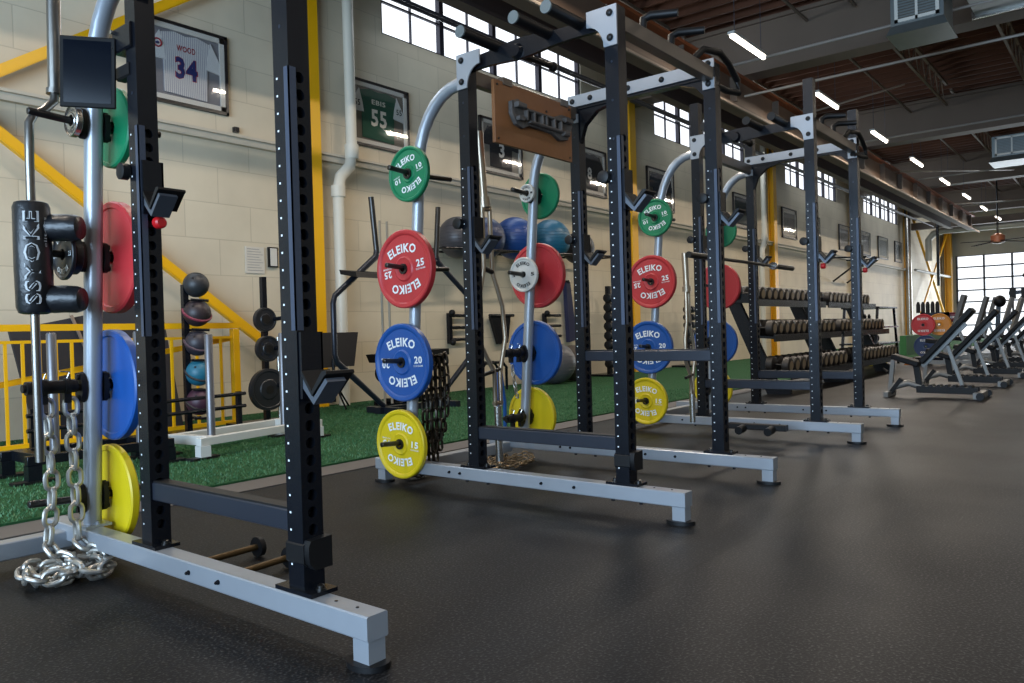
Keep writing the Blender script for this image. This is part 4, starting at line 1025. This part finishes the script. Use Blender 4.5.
# ================================================================== WALL PICTURES AND SHELVES
frame_blk = mat('black_picture_frame', (34, 30, 30), .35)
mat_white = mat('white_picture_mat', (212, 206, 196), .7)
def jersey_frame(x0, x1, back, body, sleeve, num, numcol, label, name=None, namecol=None, far=False, z0=3.44, z1=4.33, numtrim=None, stripes=False, small=None, photo=False):
    t = thing('framed_jersey' if not photo else 'framed_picture', label, 'picture', ((x0 + x1) / 2, WY - .04, z0), 'framed shirts hung along the wall')
    y = WY - .045; f = MB(); b = .035
    for q in ((x0, x1, z0, z0 + b), (x0, x1, z1 - b, z1), (x0, x0 + b, z0, z1), (x1 - b, x1, z0, z1)): f.box(q[0], q[1], y, WY, q[2], q[3])
    build('frame', f, frame_blk, t, smooth=False)
    i0, i1, j0, j1 = x0 + b, x1 - b, z0 + b, z1 - b; wm = .055 if not photo else .10
    f = MB()
    for q in ((i0, i1, j0, j0 + wm), (i0, i1, j1 - wm, j1), (i0, i0 + wm, j0, j1), (i1 - wm, i1, j0, j1)): f.box(q[0], q[1], y + .012, y + .03, q[2], q[3])
    build('white_mat', f, mat_white, t, smooth=False)
    build('backing', MB().box(i0, i1, y + .034, WY - .002, j0, j1), mat('backing_%d_%d_%d' % back, back, .8), t, smooth=False)
    cx = (x0 + x1) / 2; w = (x1 - x0); hh = z1 - z0; zb, zt = z0 + .13 * hh, z1 - .12 * hh
    U = lambda u, v: (cx + u * w, z0 + v * hh)
    if photo:
        build('photo_print', MB().box(i0 + wm, i1 - wm, y + .028, y + .034, j0 + wm, j1 - wm), mat('print_%d_%d_%d' % body, body, .5, 0, .6, 9, 0, 60, sleeve), t, smooth=False)
    else:
        torso = [U(-.26, .14), U(.24, .12), U(.255, .6), U(.30, .84), U(.13, .885), U(.0, .86), U(-.13, .885), U(-.30, .84), U(-.26, .6)]
        jm = mat('shirt_%d_%d_%d' % body, body, .8, 0, .12, 10) if not stripes else rib_material('pinstripe_shirt', (206, 204, 200), (150, 150, 160), 'X', 14)
        so = build('shirt', MB().prism(torso, 'y', y + .018, y + .033), jm, t, smooth=False)
        sl = MB().prism([U(-.30, .86), U(-.44, .60), U(-.43, .52), U(-.235, .52), U(-.255, .66)], 'y', y + .016, y + .033).prism([U(.30, .86), U(.255, .66), U(.235, .52), U(.43, .49), U(.44, .57)], 'y', y + .016, y + .033)
        build('sleeve', sl, mat('sleeve_%d_%d_%d' % sleeve, sleeve, .8, 0, .1, 10), t, smooth=False)
        if num:
            if numtrim:
                L = MB(); letter(L, num, .27 * w, .275 * hh, (cx, y + .0165, z0 + .46 * hh), (1, 0, 0), (0, 0, 1), .05); build('number_outline', L, mat('ink_%d_%d_%d' % numtrim, numtrim, .7), t, smooth=False)
            L = MB(); letter(L, num, (.25 if len(num) > 1 else .13) * w, .26 * hh, (cx, y + .015, z0 + .46 * hh), (1, 0, 0), (0, 0, 1), .03); build('number', L, mat('ink_%d_%d_%d' % numcol, numcol, .7), t, smooth=False)
        if name:
            L = MB(); letter(L, name, (.22) * w, .075 * hh, (cx, y + .015, z0 + .70 * hh), (1, 0, 0), (0, 0, 1), .02); build('name_lettering', L, mat('ink_%d_%d_%d' % namecol, namecol, .7), t, smooth=False)
        if small:
            L = MB()
            for s in (-1, 1): letter(L, small, .09 * w, .09 * hh, (cx + s * .335 * w, y + .014, z0 + .64 * hh), (1, 0, 0), (0, 0, 1), .02)
            build('sleeve_number', L, mat('ink_%d_%d_%d' % (40, 50, 46), (40, 50, 46), .7), t, smooth=False)
        if stripes:
            e = MB(); c = U(-.325, .70)
            e.tube([(c[0] + .042 * math.cos(a * PI / 12), y + .014, c[1] + .042 * math.sin(a * PI / 12)) for a in range(24)], .009, 6, closed=True)
            build('sleeve_badge', e, mat('ink_150_30_44', (150, 30, 44), .7), t)
            e = MB().ball((c[0], y + .014, c[1]), .016, 10, 6).box(c[0] - .022, c[0] + .01, y + .010, y + .016, c[1] - .014, c[1] + .006); build('badge_emblem', e, mat('ink_30_36_80', (30, 36, 80), .7), t)
    build('glazing', MB().box(i0, i1, y + .004, y + .006, j0, j1), plate_glass, t, smooth=False)
jersey_frame(4.02, 5.0, (120, 118, 122), (205, 204, 202), (205, 204, 202), '34', (30, 40, 96), 'framed white pinstripe shirt numbered 34 between the first rack posts', 'WOOD', (150, 30, 44), numtrim=(150, 30, 44), stripes=True)
jersey_frame(6.72, 7.84, (104, 98, 88), (18, 74, 54), (196, 196, 192), '55', (214, 206, 190), 'framed green shirt numbered 55 beside the thick cream pipe', 'EBIS', (205, 200, 184), small='55')
jersey_frame(9.38, 10.46, (140, 134, 124), (24, 26, 32), (30, 32, 38), '3', (214, 210, 204), 'framed black shirt numbered 3, half covered by the climbing board')
jersey_frame(11.95, 13.12, (150, 146, 138), (30, 32, 38), (34, 36, 42), '8', (214, 210, 204), 'framed black shirt numbered 8 past the climbing board')
jersey_frame(14.75, 15.97, (92, 88, 84), (30, 44, 60), (30, 44, 60), '9', (200, 200, 196), 'framed dark blue shirt behind the green plate of the tall-posted rack')
jersey_frame(19.25, 20.4, (60, 60, 62), (36, 56, 62), (36, 56, 62), '', (0, 0, 0), 'framed dark teal shirt between the tall-posted rack posts')
PH = [(22.75, 23.98, (150, 146, 140), (96, 90, 86), 'framed pale picture just past the yellow column behind the racks'), (25.1, 26.2, (120, 112, 104), (80, 70, 66), 'framed picture partly behind the tall front post'),
      (28.3, 29.65, (84, 80, 78), (140, 134, 128), 'framed picture with a dark mount above the dumbbell racks'), (31.0, 32.3, (90, 84, 80), (60, 56, 56), 'framed picture partly behind the last rack post'),
      (33.5, 35.0, (120, 128, 124), (70, 78, 76), 'framed greenish picture second from the silver wall pipe'), (36.2, 37.4, (110, 116, 112), (66, 70, 68), 'framed greenish picture next to the silver wall pipe')]
for a, b, c1_, c2_, l in PH: jersey_frame(a, b, (70, 66, 64), c1_, c2_, '', (0, 0, 0), l, photo=True)

# exercise balls on their wall shelf
t = thing('ball_shelf', 'thin steel rail shelf on the wall carrying the big exercise balls', 'shelf', (9.8, 7.6, 1.9))
m = MB()
for y, z in ((7.35, 1.93), (7.85, 1.93)): m.cyl((7.7, y, 2.06), (12.3, y, 2.20), .018, 8)
for x in (7.75, 9.3, 10.8, 12.25): m.cyl((x, 7.35, 2.06 + (x - 7.7) * .03), (x, 8.08, 2.06 + (x - 7.7) * .03), .014, 8)
build_each('rail', m, steel_black, t)
def gym_ball(x, y, z, r, col, lb):
    if z > 1: z = 2.078 + (x - 7.7) * .0304 + math.sqrt(r * r - .0625)
    t = thing('exercise_ball', lb, 'ball', (x, y, z - r)); m = MB()
    V = []; seg, rings = 32, 24
    m.ball((x, y, z), r, seg, rings); build('ball_shell', m, mat('gymball_%d_%d_%d' % col, col, .4, 0, .15, 3), t)
    b = MB()
    for k in range(-3, 4):
        zz = k * r * .16; rr = math.sqrt(r * r - zz * zz) * 1.003; b.tube([(x + rr * math.cos(a * PI / 16), y + rr * math.sin(a * PI / 16), z + zz) for a in range(32)], .003, 4, closed=True)
    build('grip_ring', b, mat('gymball_%d_%d_%d' % col, col), t)
gym_ball(8.30, 7.6, 2.27, .30, (66, 64, 68), 'dark grey exercise ball behind the red plate on the wall shelf')
gym_ball(8.88, 7.6, 2.22, .31, (40, 52, 84), 'navy blue exercise ball half hidden behind the rear rack post')
gym_ball(9.60, 7.6, 2.29, .33, (24, 62, 124), 'bright blue exercise ball on the wall shelf before the tube')
gym_ball(10.55, 7.6, 2.32, .34, (26, 88, 116), 'teal exercise ball on the wall shelf, past the tube')
gym_ball(11.38, 7.6, 2.22, .28, (34, 34, 40), 'black exercise ball at the end of the wall shelf')
gym_ball(10.45, 7.5, .36, .34, (84, 84, 88), 'grey exercise ball on the turf beside the blue plate')
gym_ball(11.15, 7.62, .33, .31, (92, 84, 78), 'brownish grey exercise ball on the turf against the wall')
# wall brackets for bars
def bracket(x, lb):
    t = thing('wall_bracket', lb, 'bracket', (x, 8.0, .75)); build('upright', MB().box(x - .03, x + .03, 8.03, 8.09, .74, 1.2), steel_black, t)
    for z in (.80, .98, 1.16): build('arm', MB().cyl((x, 8.02, z), (x + .42, 8.02, z), .025, 10), steel_black, t)
    build('end_knob', MB().ball((x, 8.0, 1.2), .05, 12, 8).ball((x, 8.0, .76), .05, 12, 8), rubber_black, t)
bracket(8.55, 'black wall bracket with two short arms low behind the dark chains'); bracket(10.95, 'black wall bracket behind the plain blue plate')
t = thing('foam_roller_bundle', 'long navy band hanging from a wall hook beside the rack post', 'exercise band', (11.7, 8.0, .7))
build('band_strap', MB().prism([(11.50, 1.74), (11.62, 1.76), (11.80, .72), (11.56, .68)], 'y', 7.96, 8.04), mat('navy_rubber', (34, 38, 70), .5), t); build('hook', MB().cyl((11.56, 7.95, 1.76), (11.56, 8.1, 1.76), .03, 10), steel_black, t)
t = thing('hanging_tool', 'black strap tool hanging on the wall above the plain blue plate', 'strap', (9.75, 8.05, .7)); build('strap_body', MB().prism([(9.45, 1.14), (9.95, 1.16), (9.86, .72), (9.62, .70)], 'y', 8.0, 8.06), steel_black, t); build('handle', MB().cyl((9.4, 7.99, 1.16), (10.0, 7.99, 1.16), .025), steel_black, t)
def small_tree(x, y, z1, n, lb):
    t = thing('attachment_rack', lb, 'rack', (x, y, 0)); build('upright', MB().box(x - .04, x + .04, y - .04, y + .04, .02, z1), steel_black, t); build('base', MB().box(x - .3, x + .3, y - .25, y + .25, .018, .06), steel_black, t)
    for k in range(n):
        z = .25 + k * (z1 - .3) / n; build('hanging_weight', MB().lathe([(.05, -.16), (.08, -.15), (.08, -.05), (.03, -.04), (.03, .04), (.08, .05), (.08, .15), (.05, .16)], (x, y - .06, z), 'x', 12), rubber_black, t)
small_tree(12.6, 7.78, 1.7, 8, 'tall black rack of small dumbbells against the wall between the rack posts')
small_tree(15.9, 7.8, 1.5, 7, 'black rack of small weights against the wall behind the tall-posted rack')
t = thing('folding_bracket', 'black folding wall bracket of triangular struts behind the two tall front posts', 'bracket', (28.0, 7.6, 2.6))
build('strut', MB().bar((27.4, 8.05, 3.1), (27.4, 7.0, 3.05), .05).bar((27.4, 8.05, 2.3), (27.4, 7.0, 3.05), .05).bar((29.0, 8.05, 3.1), (29.0, 7.0, 3.05), .05).bar((29.0, 8.05, 2.3), (29.0, 7.0, 3.05), .05).bar((27.4, 7.0, 3.05), (29.0, 7.0, 3.05), .05), steel_black, t)

# blue towel like band and small items by the middle tube
tag(build('resistance_band', MB().tube([(4.10, 3.42, .62), (4.09, 3.43, .40), (4.10, 3.44, .2), (4.14, 3.44, .16), (4.18, 3.44, .2), (4.17, 3.43, .4), (4.12, 3.42, .62)], .013, 8, closed=True), mat('blue_band', (20, 88, 160), .5)), 'bright blue rubber band looped under the middle rack tube', 'exercise band')

# ================================================================== DUMBBELL RACKS
def db_mesh(r):
    m = MB(); s = 10
    for a, b in ((-.155, -.055), (.055, .155)):
        y0, y1 = sorted((a, b)); m.cur = 0
        m.lathe([(r * .8, y0), (r, y0 + .012), (r, y1 - .012), (r * .8, y1)], (0, 0, 0), 'y', s)
        m.cur = 1; fy = y0 - .001 if a < 0 else y1 + .001
        m.lathe([(r * .62, min(fy, fy + .002)), (r * .62, max(fy, fy + .002))], (0, 0, 0), 'y', 12)
    m.cur = 2; m.cyl((0, -.07, 0), (0, .07, 0), .016, 8)
    return m
tan_head = mat('tan_dumbbell_cap', (178, 158, 126), .4, .5, .3, 30); db_black = mat('dumbbell_rubber', (42, 36, 32), .5, 0, .3, 20)
dbA = None
def db_rack(x0, x1, lb, tiers):
    t = thing('dumbbell_rack', lb, 'rack', ((x0 + x1) / 2, 3.8, 0)); n = 0
    for x in (x0 + .12, x1 - .35):
        build('side_frame', MB().prism([(3.45, .0), (3.75, .0), (4.28, 1.24), (4.22, 1.30), (3.95, 1.30), (3.95, 1.20), (4.08, 1.18), (3.62, .16), (3.45, .1)], 'x', x, x + .07), steel_black, t)
    for z, y in tiers:
        s = build('shelf', MB().prism([(y - .2, z - .145), (y + .2, z - .115), (y + .2, z - .085), (y - .2, z - .115)], 'x', x0, x1).box(x0, x1, y - .22, y - .2, z - .18, z - .09), steel_black, t)
    return t
TI = ((.37, 3.60), (.85, 3.80), (1.31, 4.02))
db_rack(9.75, 12.55, 'long black dumbbell rack with three loaded tiers, nearer the rack posts', TI)
db_rack(12.7, 15.5, 'long black dumbbell rack with three loaded tiers, farther toward the ladder shelf', TI)
LAB = ('dumbbell on the bottom tier of the long racks', 'dumbbell on the middle tier of the long racks', 'dumbbell on the top tier of the long racks')
for ti, (z, y) in enumerate(TI):
    r = (.104, .100, .096)[ti]; first = None; step = (.235, .225, .222)[ti]; x = 9.9; k = 0
    while x < 15.4:
        if not (12.45 < x < 12.8):
            if first is None:
                first = build('dumbbell', db_mesh(r), [db_black, tan_head, peg_steel]); first.location = (x, y, z - .098 + (r) - .0); tag(first, 'black and tan ' + LAB[ti], 'dumbbell', ('dumbbells on the bottom tier', 'dumbbells on the middle tier', 'dumbbells on the top tier')[ti])
                first.location.z = z - .10 + .0; o = first
            else: o = dup(first, (x, y, first.location.z))
            o.rotation_euler = (.075, 0, R.uniform(-.04, .04))
        x += step; k += 1

# ladder shelf with kettlebells
t = thing('ladder_shelf', 'black ladder shaped shelf stand at the end of the dumbbell racks', 'shelf', (16.6, 4.1, 0))
for x, s in ((16.0, -1), (17.3, 1)):
    for y in (3.9, 4.5): build('leg', MB().bar((x + s * .28, y, .02), (x - s * .02, y, 1.18), .045), steel_black, t)
for z, dx in ((1.18, .0), (.80, .08), (.48, .16)): build('shelf', MB().box(15.95 - dx, 17.35 + dx, 3.85, 4.55, z - .03, z), steel_black, t)
for k, (x, z) in enumerate(((16.1, .80), (16.4, .80), (16.15, .48), (16.45, .48), (16.8, .48))):
    t = thing('kettlebell', 'small black kettlebell on the ladder shaped shelf stand', 'kettlebell', (x, 4.15, z), 'kettlebells on the ladder shelf')
    build('bell', MB().ball((x, 4.15, z + .085), .085, 14, 10), rubber_black, t); build('handle', MB().tube([(x - .05, 4.15, z + .14), (x - .055, 4.15, z + .2), (x, 4.15, z + .23), (x + .055, 4.15, z + .2), (x + .05, 4.15, z + .14)], .014, 8), rubber_black, t)
t = thing('step_stool', 'bright yellow foam block lying under the ladder shelf', 'foam block', (17.0, 4.2, .02)); build('block', MB().prism([(16.5, .02), (17.1, .02), (17.1, .30), (16.95, .38), (16.65, .38), (16.5, .3)], 'y', 4.0, 4.4), mat('yellow_foam', (222, 206, 30), .6), t)
tag(build('turf_wall_pad', MB().box(21.6, 26.5, 4.6, 4.75, .02, .52), mat('green_pad', (52, 112, 62), .7)), 'low green padded board standing at the far edge of the turf', 'pad')

# ================================================================== BENCHES
bench_grey = mat('grey_bench_steel', (128, 128, 126), .4, .4)
def bench(x, y, lb, ang=None, group='incline benches lined up across the hall'):
    t = thing('incline_bench', lb, 'bench', (x, y, 0), group); t.scale = (.9, .87, .95)
    # local: seat end at +y, head end towards -y
    b = MB(); P0 = Vector((0, .44, .425)); P1 = Vector((0, -.13, 1.02)); d = (P1 - P0).normalized()
    build('back_pad', MB().bar(P0, P0 + d * .86, .29, .065, (0, .5, .5)), dark_vinyl, t, world=False, bevel=.012)
    build('seat_pad', MB().bar((0, .47, .40), (0, .80, .50), .27, .065), dark_vinyl, t, world=False, bevel=.012)
    build('pad_rail', MB().bar(P0 + Vector((0, -.0, -.05)), P0 + d * .7 + Vector((0, -.03, -.05)), .05, .05), bench_grey, t, world=False)
    lad = MB()
    for s in (-1, 1): lad.bar((s * .09, .50, .10), (s * .09, -.20, .09), .035, .08)
    for k in range(7): y_ = .42 - k * .09; lad.cyl((-.10, y_, .14), (.10, y_, .14), .022, 8)
    build('ladder_base', lad, rubber_black, t, world=False)
    build('front_foot', MB().bar((-.28, -.22, .045), (.28, -.22, .045), .09, .07), bench_grey, t, world=False)
    for s in (-1, 1): build('transport_wheel', MB().cyl((s * .28, -.26, .045), (s * .34, -.26, .045), .045, 14), rubber_black, t, world=False)
    build('adjust_strut', MB().bar((0, -.02, .15), (0, .14, .62), .05, .04), bench_grey, t, world=False)
    build('seat_post', MB().bar((0, .48, .12), (0, .52, .40), .07, .06), rubber_black, t, world=False)
    build('spine', MB().tube([(0, .45, .12), (0, .62, .17), (0, .80, .12), (0, .84, .06)], .04, 10), bench_grey, t, world=False)
    build('rear_foot', MB().bar((-.22, .85, .035), (.22, .85, .035), .06, .06).bar((0, .85, .04), (0, .80, .45), .05), bench_grey, t, world=False)
    build('handle', MB().tube([(-.05, .86, .30), (.0, .92, .34), (.05, .86, .30)], .012, 8).bar((0, .84, .04), (0, .70, .22), .08, .05), rubber_black, t, world=False)
    return t
b0 = bench(10.0, 1.58, 'black incline bench beside the dumbbell racks, its whole ladder base in view')
BL = ['black incline bench second along the line, just behind the first one', 'black incline bench third along the line', 'black incline bench fourth along the line', 'black incline bench fifth along the line at the picture edge', 'black incline bench last along the line, mostly hidden']
for i in range(5): dup(b0, (11.9 + i * 1.9, 1.58 - .02 * i, 0), None, BL[i])
# upright machines and stored benches behind
def upright_bench(x, y, lb, lean=.12, h=1.35):
    t = thing('upright_bench', lb, 'bench', (x, y, 0), 'benches with raised backs behind the incline benches')
    build('back_pad', MB().bar((0, 0, .5), (0, -lean * 2, h), .28, .08), mat('grey_vinyl', (84, 84, 84), .5), t, world=False, bevel=.012)
    build('seat_pad', MB().bar((0, .05, .46), (0, .42, .5), .28, .08), dark_vinyl, t, world=False, bevel=.012)
    build('frame', MB().bar((0, .4, .08), (0, -.38, .08), .07).bar((0, .1, .1), (0, .1, .45), .07).bar((0, -.34, .1), (0, -.1, .8), .05), bench_grey, t, world=False)
    build('foot', MB().bar((-.28, .42, .035), (.28, .42, .035), .07).bar((-.24, -.4, .035), (.24, -.4, .035), .07), bench_grey, t, world=False)
    return t
ub = upright_bench(16.8, 2.80, 'grey upright backed bench beside the far red plate')
for i, (x, y, l) in enumerate(((18.8, 2.70, 'grey upright backed bench second from the far red plate'), (19.7, 2.66, 'grey upright backed bench third from the far red plate'), (20.6, 2.45, 'grey upright backed bench fourth from the far red plate'), (21.5, 2.35, 'grey upright backed bench fifth from the far red plate'))):
    dup(ub, (x, y, 0), (0, 0, .1 * i), l)
t = thing('cable_machine', 'dark exercise machine with arms standing behind the benches at the picture edge', 'exercise machine', (22.5, 2.0, 0))
build('mast', MB().box(22.45, 22.55, 1.92, 2.02, .05, 1.88), steel_black, t); build('arm', MB().bar((22.5, 2.48, 1.50), (22.5, 1.4, 1.57), .09), steel_black, t); build('arm', MB().bar((22.5, 2.25, 1.38), (22.5, 1.4, 1.36), .07), steel_black, t)
build('head', MB().ball((22.5, 2.05, 1.92), .15, 14, 8, .6), steel_black, t); build('base', MB().box(22.2, 22.8, 1.5, 2.5, 0, .07), steel_black, t)
build('weight_plate', MB().box(22.4, 22.6, 2.34, 2.46, 1.36, 1.62), rubber_black, t); build('weight_plate', MB().box(22.4, 22.6, 2.12, 2.22, 1.3, 1.62), rubber_black, t)
t = thing('ball_headed_post', 'dark padded post with a round top between two far benches', 'exercise machine', (16.65, 2.05, 0))
build('post', MB().bar((16.65, 2.05, .05), (16.65, 2.0, 1.12), .07), steel_black, t); build('pad', MB().ball((16.65, 1.98, 1.2), .10, 16, 10, 1.1), dark_vinyl, t); build('base', MB().box(16.45, 16.85, 1.85, 2.25, 0, .06), steel_black, t)
# far plate rack
t = thing('plate_rack', 'black bumper plate rack at the far end beyond the ladder shelf', 'rack', (18, 3.5, 0))
build('frame', MB().box(18.1, 18.2, 3.0, 3.75, .05, .12).box(18.1, 18.18, 3.50, 3.58, .05, 1.05).box(18.1, 18.18, 3.05, 3.13, .05, 1.05).box(18.1, 18.18, 3.05, 3.58, .98, 1.05), steel_black, t)
build('foot', MB().box(17.8, 18.6, 3.45, 3.6, 0, .06).box(17.8, 18.4, 3.05, 3.15, 0, .06), steel_black, t)
for k in range(5): build('storage_bottle', MB().tube([(18.14, 3.2 - k * .09 + .42, 1.05), (18.14, 3.2 - k * .09 + .42, 1.22), (18.14, 3.2 - k * .09 + .42, 1.28)], [.04, .04, .02], 10), rubber_black, t)
def far_plate(x, y, z, r, m, lb):
    t = thing('bumper_plate', lb, 'weight plate', (x, y, z))
    plate_parts(t, r, .06, m, '25', thin=True)
    L = MB()
    for s in (1, -1): letter(L, 'ELEIKO', r * .9, r * .2, Vector((.004, 0, s * r * .55)), Vector((0, -s, 0)), Vector((0, 0, s)), .03)
    build('lettering', L, white_ink, t, world=False, smooth=False)
far_plate(17.95, 3.50, .80, .225, pl_red, 'red bumper plate with white lettering on the far plate rack')
far_plate(18.05, 3.22, .80, .225, mat('orange_bumper', (196, 128, 40), .42), 'orange bumper plate behind the far red one')
far_plate(18.2, 3.0, .82, .225, mat('maroon_bumper', (112, 34, 44), .42), 'maroon bumper plate half hidden behind the far orange one')
far_plate(17.75, 3.42, .36, .225, mat('navy_bumper', (40, 62, 104), .42), 'navy blue bumper plate standing low below the far red one')
t = thing('small_step', 'small orange wedge lying on the floor past the first bench', 'wedge', (17.4, 3.55, 0)); build('block', MB().prism([(3.4, 0), (3.75, 0), (3.6, .12)], 'x', 17.3, 17.6), mat('orange_foam', (204, 120, 40), .6), t)
# hanging pull-up rig at far end
tag(build('hanging_rope', MB().cyl((38.2, 6.8, 2.4), (38.2, 6.8, 5.46), .06, 10), steel_black), 'dark post hanging down in front of the garage door', 'post')
